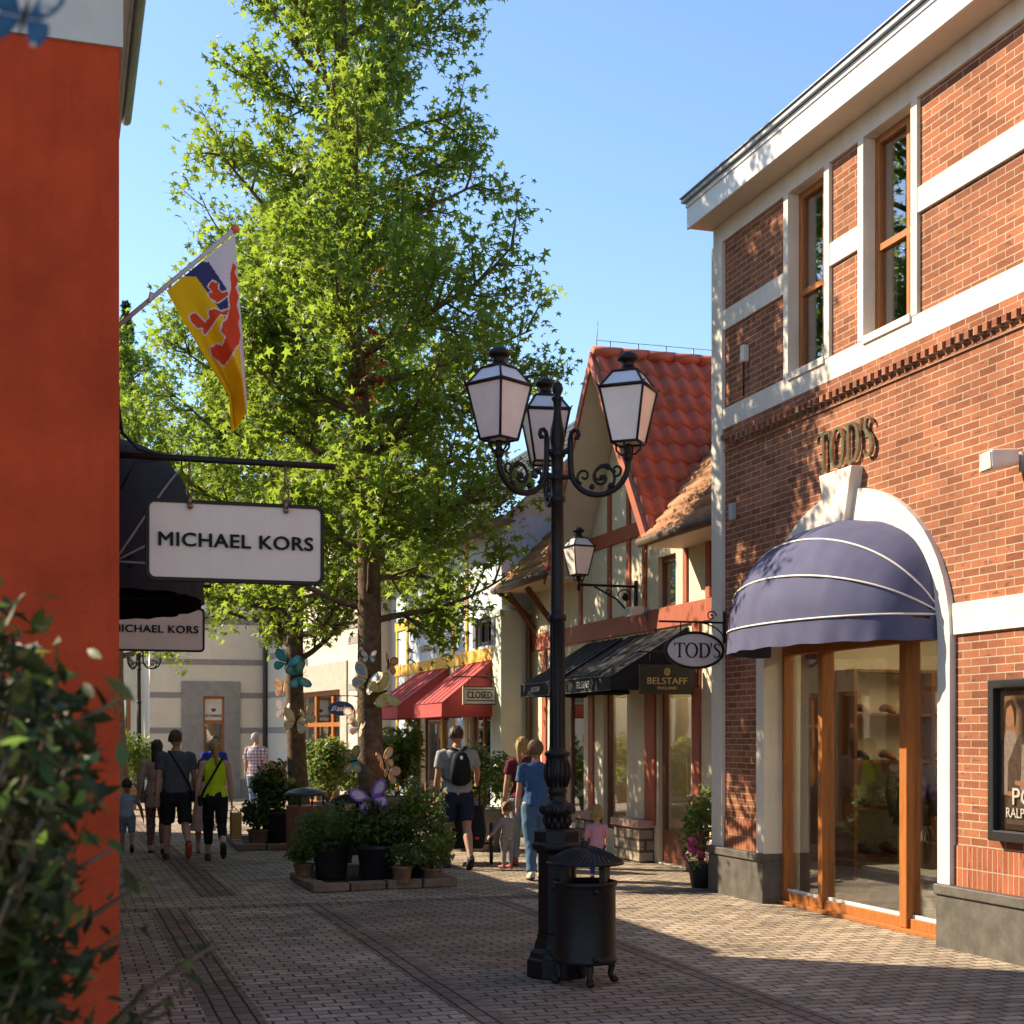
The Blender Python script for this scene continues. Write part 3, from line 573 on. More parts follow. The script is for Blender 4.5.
def shed_awning(name, loc, label, y0, y1, v, vo, zt, zo, drop, cloth, seam=None, word=None, wordmat=None, nseam=6, wsz=.13, group=None):
    r = thing(name, loc, label, 'awning', group); t = MB()
    n = 12; vs = []
    for j in range(n + 1):
        for i in range(2):
            f = j / n; yy = y0 + (y1 - y0) * f; sag = .012 * math.sin(math.pi * ((f * nseam) % 1))
            vs.append((v, yy, zt) if i == 0 else (vo, yy, zo - sag))
    t.add(vs, [(2*j, 2*j+2, 2*j+3, 2*j+1) for j in range(n)], 0, True)
    for yy in (y0, y1): t.add([(v, yy, zt), (vo, yy, zo), (vo, yy, zo - drop), (v, yy, zo - drop)], [(0, 1, 2, 3)])
    t.build('canopy', cloth, r, recalc=False)
    t = MB(); t.add([(vo - .006, y0 - .004, zo), (vo - .006, y1 + .004, zo), (vo - .012, y1 + .004, zo - drop), (vo - .012, y0 - .004, zo - drop)], [(0, 1, 2, 3)]); t.build('valance', cloth, r, recalc=False)
    t = MB()
    for k in range(1, nseam):
        yy = y0 + (y1 - y0) * k / nseam; t.tube([(v - .004, yy, zt + .008), (vo, yy, zo + .008)], .006, 5)
    t.tube([(vo - .012, y0 - .005, zo), (vo - .012, y1 + .005, zo)], .008, 5); t.tube([(vo - .012, y0 - .005, zo - drop), (vo - .012, y1 + .005, zo - drop)], .006, 5)
    t.tube([(v, y0 - .006, zt), (vo, y0 - .006, zo)], .007, 5)
    t.build('seam', seam or cloth, r)
    t = MB()
    for yy in (y0 + .03, y1 - .03): t.tube([(v, yy, zo - drop + .03), (vo + .02, yy, zo - drop + .03)], .014, 6)
    t.tube([(vo + .02, y0 + .03, zo - .03), (vo + .02, y1 - .03, zo - .03)], .014, 6); t.build('frame', BLACKM, r)
    if word:
        t = MB(); text(t, word, (vo - .02, (y0 + y1) / 2, zo - drop / 2), (0, -1, 0), (0, 0, 1), wsz, .002, .92, .0007); t.build('lettering', wordmat or WHITE, r)
    return r

# ================================================================== GABLED SHOP (half timbered, red roof)
W = 7.6
gb = thing('gabled_shop', (9, 18.7, 0), 'cream half timbered shop with a steep red tiled gable and shopfront under black awnings', 'building')
GA, GB, GU, GZ = 16.7, 20.5, 18.6, 6.95
DO = (16.58, 17.62); WI = (18.72, 19.62); WJ = (20.45, 22.0)
mb = MB(); mb.plate([(14.55, 0), (22.95, 0), (22.95, 4.3), (20.35, 4.35), (GU, 6.75), (16.85, 4.35), (14.55, 4.3)], [rect(DO[0], .02, DO[1], 2.5), rect(WI[0], .35, WI[1], 2.5), rect(WJ[0], .35, WJ[1], 2.5), rect(17.05, 3.35, 17.0 + .62, 4.05)], fx(W), .2)
mb.box((W + .2, 22.75, 0), (13, 22.95, 4.3)); mb.box((W + .2, 14.55, 0), (13, 14.75, 4.3)); mb.box((12.8, 14.75, 0), (13, 22.75, 4.3)); mb.build('rendered_wall', CREAM, gb)
t = MB(); BZ = 3.1
t.box((W - .035, 14.55, BZ), (W + .02, 22.95, BZ + .27)); 
for a, z1 in ((16.05, 4.3), (16.72, 4.4), (18.05, 5.4), (18.62, 5.9), (19.35, 5.3), (20.55, 4.3), (21.7, 4.3)):
    t.box((W - .03, a - .06, BZ + .272), (W + .02, a + .06, z1))
t.box((W - .04, 17.0, 4.42), (W + .02, 20.25, 4.62))
t.split('timber_frame', REDWOOD, gb, bevel=.006)
t = MB()
for a in (20.1, 22.25): t.box((W - .03, a - .1, .35), (W + .02, a + .1, BZ - .002))
t.box((W - .035, 17.68, .5), (W + .02, 18.02, BZ - .002)); t.box((W - .03, 16.28, .3), (W + .02, 16.5, BZ - .002)); t.split('shopfront_post', REDWOOD, gb, bevel=.006)
def joinery(a, b, z0, z1, mat_, parent, v, mull=(), name='window', glass=GLASS):
    f = MB(); xs = [a] + list(mull) + [b]; ho = [rect(xs[i] + (.07 if i == 0 else .03), z0 + .08, xs[i + 1] - (.07 if i == len(xs) - 2 else .03), z1 - .08) for i in range(len(xs) - 1)]
    f.plate(rect(a, z0, b, z1), ho, fx(v), .07); o = f.build(name, mat_, parent, bevel=.004)
    MB().box((v + .03, a + .04, z0 + .05), (v + .036, b - .04, z1 - .05)).build('pane', glass, o); return o
d = joinery(DO[0], DO[1], .02, 2.5, BROWNWOOD, gb, W + .06, name='door')
t = MB(); t.box((W + .05, DO[0] + .07, .1), (W + .12, DO[1] - .07, .45)); t.build('kick_panel', BROWNWOOD, d)
t = MB(); t.tube([(W + .02, DO[0] + .12, .95), (W + .0, DO[0] + .12, 1.0), (W + .0, DO[0] + .12, 1.4), (W + .02, DO[0] + .12, 1.45)], .014, 8); t.build('handle', mat('brass_handle', (.5, .35, .12), .3, metal=1), d)
joinery(WI[0], WI[1], .35, 2.5, BROWNWOOD, gb, W + .06); joinery(WJ[0], WJ[1], .35, 2.5, BROWNWOOD, gb, W + .06, (21.2,)); joinery(17.05, 17.67, 3.35, 4.05, BROWNWOOD, gb, W + .06)
RUB = brick_mat('rubble_stone', (.42, .36, .28), (.24, .21, .18), (.12, .1, .08), .26, .15, .02)
t = MB(); t.box((W - .22, 17.75, 0), (W + .03, 18.66, .46)); t.box((W - .16, 19.68, 0), (W + .03, 20.4, .46)); t.box((W - .1, 22.0, 0), (W + .03, 22.9, .4)); t.box((W - .1, 14.6, 0), (W + .03, 16.54, .4)); t.split('rubble_base', RUB, gb, bevel=.02)
t = MB(); t.box((W - .26, 17.71, .46), (W - .001, 18.7, .56)); t.box((W - .2, 19.66, .46), (W - .001, 20.42, .56)); t.split('coping', mat('pink_coping', (.44, .30, .25), .8), gb, bevel=.01)
t = MB(); t.box((W + 1.4, 16, 0), (W + 1.5, 22.7, 3)); t.box((W + .2, 17.66, 0), (W + 1.4, 17.7, 3)); t.box((W + .2, 20, 0), (W + 1.4, 20.05, 3)); t.build('room_wall', INTW, gb); t = MB(); t.box((W + .2, 14.8, 2.9), (W + 1.5, 22.7, 2.95)); t.build('room_ceiling', INTW, gb)
# roofs: main slope at 45 degrees with the steep cross gable in front of it
EV, EZ = 7.02, 4.15; s2 = math.sqrt(.5)
def gz(y): return GZ - abs(y - GU) * (GZ - 4.28) / 1.9          # gable roof height over y
t = MB()
for a, b in ((14.6, 16.95), (20.3, 23.05)):
    tiled(t, (EV + 2.9, a, EZ + 2.9), (0, 1, 0), (-s2, 0, -s2), b - a, 2.9 / s2, .155, .30, trim=lambda p: p.z > gz(p.y) - .05)
tiled(t, (EV + 2.9, 16.5, EZ + 2.9), (0, 1, 0), (-s2, 0, -s2), 4.2, 2.9 / s2, .155, .30, trim=lambda p: p.z > gz(p.y) + .02)
t.build('main_roof', BROWNTILE, gb, recalc=False)
t = MB(); L2 = math.hypot(1.9, GZ - 4.28) * 1.02
for s in (-1, 1): tiled(t, (7.06, GU, GZ), (1, 0, 0), (0, s * 1.9, -(GZ - 4.28)), 3.6, L2, .235, .345, trim=lambda p: p.z > EZ + (p.x - EV) - .12)
t.build('gable_roof', REDTILE, gb, recalc=False)
t = MB()
for k in range(9):
    x = 7.04 + .4 * k; t.tube([(x, GU, GZ + .035), (x + .43, GU, GZ + .05)], [(.11, .08), (.095, .07)], 10, up=(0, 1, 0))
t.build('ridge_tile', REDTILE, gb)
t = MB()
for s in (-1, 1):
    a = Vector((7.05, GU, GZ - .05)); b = Vector((7.05, GU + s * 1.96, GZ - .05 - 2.75)); nn = Vector((0, s * .81, .58)) * .055
    for x0, x1, q in ((7.03, W + .02, -.035),): 
        t.add([(x0, a.y, a.z - .02), (x1, a.y, a.z - .02), (x1, b.y, b.z - .02), (x0, b.y, b.z - .02), (x0, a.y, a.z - .07), (x1, a.y, a.z - .07), (x1, b.y, b.z - .07), (x0, b.y, b.z - .07)], [(0,1,2,3),(7,6,5,4),(0,3,7,4),(1,5,6,2),(0,4,5,1),(3,2,6,7)])
t.build('gable_soffit', SOFFIT, gb)
t = MB()
for s in (-1, 1):
    a0, a1 = GZ + .03, GZ - .2; e = 1.98; dz = 2.78
    t.add([(7.0, GU, a0), (7.028, GU, a0), (7.028, GU + s*e, a0 - dz), (7.0, GU + s*e, a0 - dz), (7.0, GU, a1), (7.028, GU, a1), (7.028, GU + s*e, a1 - dz), (7.0, GU + s*e, a1 - dz)], [(0,1,2,3),(7,6,5,4),(0,3,7,4),(1,5,6,2),(0,4,5,1),(3,2,6,7)])
t.build('bargeboard', REDWOOD, gb)
GUTM = mat('copper_brown_gutter', (.13, .085, .055), .5, metal=.3)
t = MB()
for a, b in ((14.6, 16.75), (20.45, 23.1)):
    t.tube([(EV - .05, a, EZ - .04), (EV - .05, b, EZ - .04)], .06, 10)
t.tube([(EV - .02, 22.9, EZ - .08), (W - .08, 22.88, 3.7), (W - .08, 22.88, .1)], .045, 10); t.split('gutter', GUTM, gb)
t = MB()
for a, b in ((14.6, 16.75), (20.45, 23.0)): t.box((EV, a, EZ - .09), (W + .02, b, EZ - .06)); 
t.split('eave_board', SOFFIT, gb)
t = MB(); t.tube([(7.12, 21.75, 4.05), (W - .02, 21.75, 3.45)], .05, 4, smooth=False); t.tube([(7.12, 22.75, 4.05), (W - .02, 22.75, 3.45)], .05, 4, smooth=False); t.split('eave_brace', BROWNWOOD, gb)
t = MB(); t.tube([(7.1, GU, GZ + .1), (7.1, GU - .05, GZ + .45)], .006, 5); t.tube([(7.1, GU, GZ + .2), (10.4, GU, GZ + .2)], .005, 5)
for k in range(8): t.tube([(7.3 + .42 * k, GU, GZ + .05), (7.3 + .42 * k, GU, GZ + .2)], .012, 5)
t.build('lightning_rod', mat('dull_metal_wire', (.25, .27, .28), .5, metal=.5), gb)
BLKC = mat('black_awning_cloth', (.022, .022, .026), .75, .15, 5, .2, 200); PALEP = mat('pale_print', (.62, .60, .55), .7); GREYP = mat('grey_seam', (.16, .16, .16), .7)
shed_awning('shop_awning', (W, 17.7, 2.3), 'nearer black awning with BELSTAFF on its valance, on the half timbered shop', 16.66, 18.62, W - .01, 6.56, 3.07, 2.44, .18, BLKC, GREYP, 'BELSTAFF', PALEP, group='black shop awnings')
shed_awning('shop_awning', (W, 19.7, 2.3), 'farther black awning on the half timbered shop, partly behind the lamp post', 18.86, 20.3, W - .01, 6.56, 3.07, 2.44, .18, BLKC, GREYP, 'BELSTAFF', PALEP, wsz=.10, group='black shop awnings')
r = thing('hanging_sign', (W, 16.3, 2.4), 'dark rectangular hanging sign reading BELSTAFF in gold beside the oval sign', 'sign')
t = MB(); t.box((6.78, 16.28, 2.2), (7.5, 16.32, 2.56)); t.build('board', mat('sign_dark_brown', (.03, .022, .016), .5), r, bevel=.006)
GOLD = mat('gold_print', (.60, .42, .14), .5)
t = MB(); text(t, 'BELSTAFF', (7.14, 16.277, 2.36), (1, 0, 0), (0, 0, 1), .115, .002, 1.12, .001); text(t, 'ENGLAND', (7.14, 16.277, 2.275), (1, 0, 0), (0, 0, 1), .05, .002, 1.1, .001)
t.plate(el(7.14, 2.475, .04, .045, 20), [el(7.14, 2.475, .028, .033, 20)], lambda a, b, d: (a, 16.276 + d, b), .003)
for k in (-1, 0, 1): t.tube([(7.14 + k * .004, 16.276, 2.45), (7.14 + k * .016, 16.276, 2.495)], .005, 5)
t.build('lettering', GOLD, r); t = MB(); sign_bracket(t, W - .02, 6.75, 16.3, 2.72); 
for x in (6.92, 7.36): t.tube([(x, 16.3, 2.72), (x, 16.3, 2.55)], .006, 6)
t.build('bracket', BLACKM, r)
speaker((W - .02, 17.95, 3.32), 'white speaker beside the wall lantern on the half timbered shop', s=.8)
def mannequin(x, y, z, label, coat, legs, bag):
    r = thing('mannequin', (x, y, z), label, 'mannequin'); sk = mat('mannequin_grey', (.5, .47, .42), .5); t = MB()
    t.tube([(x, y + s * .09, z + .05) for s in ()] or [(x, y - .08, z + .02), (x, y - .09, z + .45), (x, y - .08, z + .85)], [.05, .06, .085], 10); t.tube([(x, y + .08, z + .02), (x - .03, y + .09, z + .45), (x, y + .08, z + .85)], [.05, .06, .085], 10)
    t.build('trousers', legs, r); t = MB(); t.tube([(x, y, z + .78), (x, y, z + 1.05), (x, y, z + 1.3), (x, y, z + 1.44)], [(.19, .13), (.15, .11), (.2, .13), (.1, .08)], 14, up=(0, 1, 0))
    for s in (-1, 1): t.tube([(x, y + s * .2, z + 1.38), (x, y + s * .26, z + 1.1), (x - .08, y + s * .25, z + .85)], [.06, .055, .045], 8)
    t.build('jacket', coat, r); t = MB(); t.tube([(x, y, z + 1.4), (x, y, z + 1.52)], .05, 8); t.ball((x, y, z + 1.62), (.085, .075, .115), 12); t.build('figure_body', sk, r)
mannequin(W + .55, 19.1, .36, 'mannequin in a dark jacket in the window of the half timbered shop', mat('dark_olive_jacket', (.05, .05, .035), .8), mat('tan_trousers', (.4, .27, .12), .8), None)
t = MB(); t.box((W + .22, 18.74, .02), (W + 1.2, 19.6, .36)); t.build('display_plinth', mat('pale_plinth', (.38, .34, .27)), tg=dict(label='pale plinth under the mannequin in the half timbered shop window', category='display plinth'), bevel=.01)
t = MB(); t.box((W + .30, 18.86, .36), (W + .5, 19.02, .95)); t.build('purple_box_stand', mat('purple_card', (.25, .13, .42), .6), tg=dict(label='tall purple box standing beside the mannequin in the window', category='box'), bevel=.01)

interior_fill_light((W + .8, 17.1, 2.89), .35, .6, 9, 'fill light added just inside the door of the half timbered shop'); interior_fill_light((W + .8, 19.2, 2.89), .35, .6, 9, 'fill light added over the mannequin of the half timbered shop')  # both panels added to brighten the rooms behind door and window
# ================================================================== BLUE SHOP WITH YELLOW TIMBERS AND RED AWNINGS
B = 7.1
bb = thing('blue_shop', (9, 27, 0), 'pale blue shop with yellow timbers and a dark blue tiled roof behind the tree', 'building')
mb = MB(); mb.plate(rect(23.05, 0, 31.4, 5.4), [rect(23.5, 3.25, 24.45, 3.75), rect(23.7, .05, 25.0, 2.35), rect(26.5, .05, 29.3, 2.35)], fx(B), .2); mb.box((B + .2, 31.2, 0), (13, 31.4, 5.4)); mb.box((W + .05, 23.05, 0), (13, 23.25, 5.4)); mb.box((B + .2, 23.05, 3.82), (W + .05, 23.25, 5.4)); mb.box((12.8, 23.25, 0), (13, 31.2, 5.4)); mb.build('rendered_wall', PALEBLUE, bb)
t = MB(); t.box((B - .03, 22.99, 0), (W + .04, 23.5, 3.7)); t.box((B - .06, 22.96, 3.7), (W + .03, 23.53, 3.8)); t.build('corner_pillar', mat('pale_green_render', (.55, .59, .50), .85, .05, 3, .1, 60), bb, bevel=.008)
t = MB(); t.box((B - .035, 23.52, 2.98), (B + .02, 30.9, 3.2)); t.box((B - .035, 26.0, 3.95), (B + .02, 30.9, 4.15))
for a in (25.15, 26.1, 26.9, 29.8, 30.75): t.box((B - .03, a - .08, 0), (B + .02, a + .08, 2.978)); t.box((B - .03, a - .07, 3.202), (B + .02, a + .07, 3.948 if a > 26 else 5.3))
t.split('timber_frame', YELLOW, bb, bevel=.006)
o = joinery(23.5, 24.45, 3.25, 3.75, BLACKM, bb, B + .04, (23.97,)); t = MB(); t.box((B - .05, 23.3, 3.24), (B - .01, 23.49, 3.77)); t.box((B - .05, 24.46, 3.24), (B - .01, 24.65, 3.77)); t.split('shutter', mat('grey_shutter', (.10, .11, .12), .6), o)
joinery(23.7, 25.0, .05, 2.35, ORANGEWOOD, bb, B + .05, (24.3,)); joinery(26.5, 29.3, .05, 2.35, ORANGEWOOD, bb, B + .05, (27.2, 28.5))
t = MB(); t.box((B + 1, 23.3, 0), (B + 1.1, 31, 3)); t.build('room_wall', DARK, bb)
t = MB(); t.box((B - .12, 27.6, 3.72), (B + .0, 28.4, 4.0)); t.build('flower_box', BROWNWOOD, bb)
t = MB(); tiled(t, (9.5, 22.6, 7.7), (0, 1, 0), (-2.85, 0, -2.5), 9.0, math.hypot(2.85, 2.5), .24, .36); t.build('roof', SLATE, bb, recalc=False)
t = MB(); t.box((B - .45, 22.6, 5.2), (B + .05, 31.5, 5.26)); t.tube([(B - .5, 22.6, 5.2), (B - .5, 31.5, 5.2)], .06, 8); t.build('gutter', GUTM, bb)
t = MB(); t.plate([(B + .1, 5.401), (9.5, 7.5), (12.2, 5.401)], [], fy(23.06), .18); t.build('gable_wall', CREAM, bb)
REDC = mat('red_awning_cloth', (.42, .078, .075), .8, .1, 5, .2, 200); DKRED = mat('dark_red_seam', (.30, .05, .05), .8)
shed_awning('shop_awning', (B, 24.4, 2.3), 'nearer red awning above the CLOSED sign on the blue and yellow shop', 23.54, 25.5, B - .01, 6.2, 2.98, 2.25, .24, REDC, DKRED, group='red shop awnings')
shed_awning('shop_awning', (B, 28, 2.3), 'farther red awning on the blue and yellow shop, right of the big tree trunk', 26.4, 29.0, B - .01, 6.1, 2.98, 2.25, .24, REDC, DKRED, group='red shop awnings')
r = thing('hanging_sign', (B, 23.4, 2.3), 'cream hanging sign reading CLOSED in front of the red awning', 'sign')
ya = 23.0 ; x0 = at(472, 0, 23.9).x; 
t = MB(); t.box((6.50, 23.3, 2.21), (7.08, 23.34, 2.52)); t.build('board', mat('sign_cream', (.66, .63, .53), .6), r, bevel=.004)
t = MB(); text(t, 'CLOSED', (6.79, 23.297, 2.37), (1, 0, 0), (0, 0, 1), .16, .002, .74, .003)
for z in (2.275, 2.46): t.box((6.55, 23.293, z), (7.03, 23.299, z + .012))
t.plate(rect(6.50, 2.21, 7.08, 2.52), [rect(6.515, 2.225, 7.065, 2.505)], fy(23.294), .008); t.build('lettering', BLACKM, r)
t = MB(); sign_bracket(t, B, 6.3, 23.32, 2.68)
for x in (6.6, 6.98): t.tube([(x, 23.32, 2.68), (x, 23.32, 2.5)], .006, 5)
t.build('bracket', BLACKM, r)
speaker((B - .02, 27.4, 3.35), 'white speaker on the blue wall above the red awnings', s=.85)
r = thing('dome_camera', (B - .1, 27.8, 3.95), 'white dome camera under the eave of the blue and yellow shop', 'camera'); q = at(425, 617, 28.6)
r.location = q; t = MB(); t.lathe(q, [(.001, -.16), (.08, -.13), (.11, -.06), (.115, .02), (.1, .1), (.04, .14), (.03, .2)], 16); t.build('housing', WHITE, r); t = MB(); t.tube([(q.x, q.y, q.z + .18), (q.x, q.y, q.z + .24), (B + .02, q.y, q.z + .24)], .025, 8); t.build('bracket', WHITE, r)

# ================================================================== FAR FACADES
va = Vector((6.4, 31.4, 0)); an = R(6.5); dv = Vector((-math.sin(an), math.cos(an), 0)); nv = Vector((dv.y, -dv.x, 0))      # shoe shop facade, turned a little
def fa(off=0): return lambda a, b, d: tuple(va + dv * a + nv * (d + off) + Vector((0, 0, b)))
LEN = 8.3
ab = thing('corner_shop', (8, 35, 0), 'sunlit cream shop with grey stone doorway behind the tree trunks', 'building')
mb = MB(); mb.plate(rect(0, 0, LEN, 6.2), [rect(1.4, .02, 5.2, 2.75)], fa(), .25); mb.plate(rect(6.4, 0, 7.4, 6.2), [], fy(31.4), .2); mb.build('rendered_wall', mat('sunlit_cream', (.62, .56, .45), .85, .05, 2, .2, 40), ab)
t = MB(); t.plate([(.9, 0), (1.4, 0), (1.4, 2.75), (5.2, 2.75), (5.2, 0), (6.0, 0), (6.0, 3.4), (.9, 3.4)], [], fa(-.04), .06); t.build('door_surround', mat('warm_grey_stone', (.42, .37, .31), .8), ab, bevel=.01)
t = MB()
for z in (1.75, 2.7, 3.75, 4.7): t.plate(rect(6.001, z, LEN, z + .16), [], fa(-.012), .02); t.plate(rect(0, z, .899, z + .16), [], fa(-.012), .02)
t.plate(rect(.0, 4.1, 5.999, 4.26), [], fa(-.012), .02); t.split('grey_band', GREYBAND, ab)
f = MB(); f.plate(rect(1.4, .02, 5.2, 2.75), [rect(1.5, .1, 2.3, 1.9), rect(2.45, .1, 3.7, 1.9), rect(3.85, .1, 5.1, 1.9), rect(1.5, 2.0, 2.3, 2.65), rect(2.45, 2.0, 3.7, 2.65), rect(3.85, 2.0, 5.1, 2.65)], fa(.08), .08); sf2 = f.build('shopfront', ORANGEWOOD, ab)
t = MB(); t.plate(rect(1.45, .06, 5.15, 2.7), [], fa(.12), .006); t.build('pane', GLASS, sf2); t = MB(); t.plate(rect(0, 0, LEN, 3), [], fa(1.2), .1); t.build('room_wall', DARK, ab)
t = MB(); 
for s in (LEN - .15,): t.tube([va + dv * s - nv * .07 + Vector((0, 0, z)) for z in (0, 6.2)], .06, 8)
t.build('downpipe', mat('dark_downpipe', (.05, .045, .045), .5), ab)
q = va + dv * 3.2; r = thing('oval_sign', (q.x, q.y, 2.3), 'dark blue oval hanging sign reading asics between the two trunks', 'sign')
c = at(341, 708.5, 31.6); t = MB(); t.plate(el(c.x, c.z, .29, .16, 32), [], fy(c.y), .04); r.location = c; t.build('board', mat('sign_navy', (.02, .035, .10), .5), r)
t = MB(); text(t, 'asics', (c.x + .05, c.y - .004, c.z), (1, 0, 0), (0, 0, 1), .17, .002, 1.0, .004, .3)
t.tube([(c.x - .22, c.y - .004, c.z - .05), (c.x - .15, c.y - .004, c.z + .05), (c.x - .11, c.y - .004, c.z + .06), (c.x - .13, c.y - .004, c.z - .02), (c.x - .19, c.y - .004, c.z - .04)], .012, 5); t.build('lettering', WHITE, r)
t = MB(); sign_bracket(t, 6.5, c.x - .25, c.y + .02, c.z + .28, False); t.tube([(c.x, c.y + .02, c.z + .28), (c.x, c.y + .02, c.z + .15)], .008, 5); t.build('bracket', BLACKM, r)
speaker(va + dv * 4.5 + Vector((-.02, 0, 3.75)), 'white speaker above the grey stone doorway of the far cream shop', s=.9)
FY = va.y + dv.y * LEN; FX = va.x + dv.x * LEN
fb = thing('far_shop', (4, 41, 0), 'far cream shop with grey bands and a narrow doorway at the street end', 'building')
dx0, dx1 = at(203, 0, FY * CP + 4 * SP).x, at(225, 0, FY * CP + 4 * SP).x; sx0, sx1 = dx0 - .58, dx1 + .42
PX = at(150, 0, 38.4).x
mb = MB(); mb.plate(rect(PX, 0, FX, 6.6), [rect(dx0, .02, dx1, 2.75)], fy(FY), .25); mb.box((PX, FY + .25, 0), (PX + .2, FY + 5, 6.6)); mb.plate(rect(-6, 0, PX + .1, 6.6), [rect(PX - 1.7, .4, PX - .35, 2.9)], fy(FY + 3), .25); mb.build('rendered_wall', CREAM2, fb)
t = MB(); t.plate([(sx0, 0), (dx0, 0), (dx0, 2.75), (dx1, 2.75), (dx1, 0), (sx1, 0), (sx1, 3.15), (sx0, 3.15)], [], fy(FY - .05), .07); t.build('door_surround', mat('dull_grey_stone', (.30, .275, .25), .85), fb, bevel=.01)
t = MB()
for z in (1.75, 2.7, 3.6, 4.7): 
    if z < 3: t.box((PX, FY - .015, z), (sx0 - .001, FY + .02, z + .15)); t.box((sx1 + .001, FY - .015, z), (FX, FY + .02, z + .15))
    else: t.box((PX, FY - .015, z), (FX, FY + .02, z + .15))
t.box((PX - .02, FY - .02, 0), (sx0 - .001, FY + .02, .5)); t.box((sx1 + .001, FY - .02, 0), (FX, FY + .02, .5)); t.split('grey_band', GREYBAND, fb)
f = MB(); xm = dx0 + (dx1 - dx0) * .42; f.plate(rect(dx0, .02, dx1, 2.75), [rect(dx0 + .05, .1, xm - .03, 2.0), rect(xm + .03, .1, dx1 - .06, 2.0), rect(dx0 + .05, 2.1, dx1 - .06, 2.68)], fy(FY + .06), .07); fo = f.build('door', ORANGEWOOD, fb)
MB().box((dx0, FY + .09, .05), (dx1, FY + .095, 2.05)).build('pane', GLASS, fo)
t = MB(); t.box((dx0 + .04, FY + .085, 2.08), (dx1 - .05, FY + .1, 2.7)); t.build('sign_panel', mat('pale_sign_panel', (.66, .63, .55), .6), fo)
t = MB(); xc = (dx0 + dx1) / 2; text(t, 'VICTORINOX', (xc, FY + .08, 2.22), (1, 0, 0), (0, 0, 1), .10, .002, .8, .003); t.plate([(xc - .06, 2.42), (xc + .06, 2.42), (xc + .06, 2.36), (xc, 2.32), (xc - .06, 2.36)], [], fy(FY + .079), .004); t.build('lettering', mat('dark_red_print', (.16, .02, .02), .6), fo)
t = MB(); t.box((PX, FY + 1.2, 0), (FX, FY + 1.3, 3)); t.build('room_wall', mat('pale_interior', (.5, .45, .38), .9), fb)
f = MB(); f.plate(rect(PX - 1.7, .4, PX - .35, 2.9), [rect(PX - 1.6, .5, PX - 1.0, 1.8), rect(PX - .92, .5, PX - .45, 1.8), rect(PX - 1.6, 1.9, PX - .45, 2.8)], fy(FY + 3.05), .08); o = f.build('window', ORANGEWOOD, fb); MB().box((PX - 1.65, FY + 3.09, .45), (PX - .4, FY + 3.096, 2.85)).build('pane', GLASS, o); 
t = MB(); t.box((-6, FY + 4, 0), (PX - .01, FY + 4.1, 3.2)); t.build('back_wall', DARK, fb)
t = MB(); tiled(t, (PX - .3, FY + 3, 9.2), (1, 0, 0), (0, -3.4, -2.6), FX - PX + 6, 4.3, .24, .36); t.build('roof', SLATE, fb, recalc=False)
# pale turret far behind the trees
q = at(315, 735, 52); r = thing('turret', (q.x, q.y, 0), 'pale round turret with a pointed roof far behind the tree crowns', 'tower'); t = MB(); t.lathe((q.x, q.y, 0), [(.8, 0), (.8, 11.5), (.9, 11.6), (.9, 11.9)], 20); t.build('wall', CREAM2, r)
t = MB(); t.lathe((q.x, q.y, 0), [(1.05, 11.9), (.5, 13.2), (.02, 15)], 20); t.build('roof', SLATE, r)

# ================================================================== LEFT ROW
AE = 8.3; AV = .33
oa = thing('orange_shop', (-4, 12, 0), 'orange rendered shop with a grey frieze, seen end on at the left', 'building')
mb = MB(); mb.plate(rect(AE, 0, 13.4, 5.52), [rect(10.6, .3, 12.8, 3.1)], fxl(AV), .3); mb.box((-8, AE, 0), (AV - .3, AE + .3, 5.52)); mb.box((-8, 13.1, 0), (AV - .3, 13.4, 7.2)); mb.box((-8.3, AE, 0), (-8, 13.4, 7.2)); mb.build('rendered_wall', STUCCO, oa)
t = MB(); t.box((-8, AE - .02, 5.522), (AV + .02, 13.4, 7.15)); t.build('frieze', GREYW, oa)
t = MB(); t.box((-8.3, AE - .35, 7.155), (AV + .19, 13.6, 7.2)); t.build('soffit', SOFFIT, oa)
t = MB(); t.box((AV + .191, AE - .4, 7.14), (AV + .215, 13.62, 7.34)); t.tube([(AV + .27, AE - .4, 7.32), (AV + .27, 13.62, 7.32)], .05, 10); t.build('gutter', mat('zinc_gutter', (.34, .36, .38)), oa)
t = MB(); t.add([(AV + .25, AE - .4, 7.36), (AV + .25, 13.6, 7.36), (-4, 13.6, 9.7), (-4, AE - .4, 9.7), (-8.5, 13.6, 7.36), (-8.5, AE - .4, 7.36), (AV + .18, AE - .38, 7.21), (AV + .18, 13.58, 7.21), (-8.4, 13.58, 7.21), (-8.4, AE - .38, 7.21)], [(0,1,2,3),(3,2,4,5),(0,3,5,9,6),(1,7,8,4,2)]); t.build('roof', mat('brown_roofing', (.14, .07, .045), .8), oa)
t = MB(); t.plate(rect(10.6, .3, 12.8, 3.1), [rect(10.7, .4, 11.6, 3.0), rect(11.7, .4, 12.7, 3.0)], fxl(AV - .1), .08); o = t.build('window', WHITE, oa); MB().box((AV - .15, 10.65, .35), (AV - .144, 12.75, 3.05)).build('pane', GLASS, o); t = MB(); t.box((AV - 1.3, 9, 0), (AV - 1.2, 13, 4)); t.build('room_wall', DARK, oa)
cb_ = thing('cream_shop', (-4, 21, 0), 'low cream shop across the street from the gabled shop', 'building')
mb = MB(); CW = .33
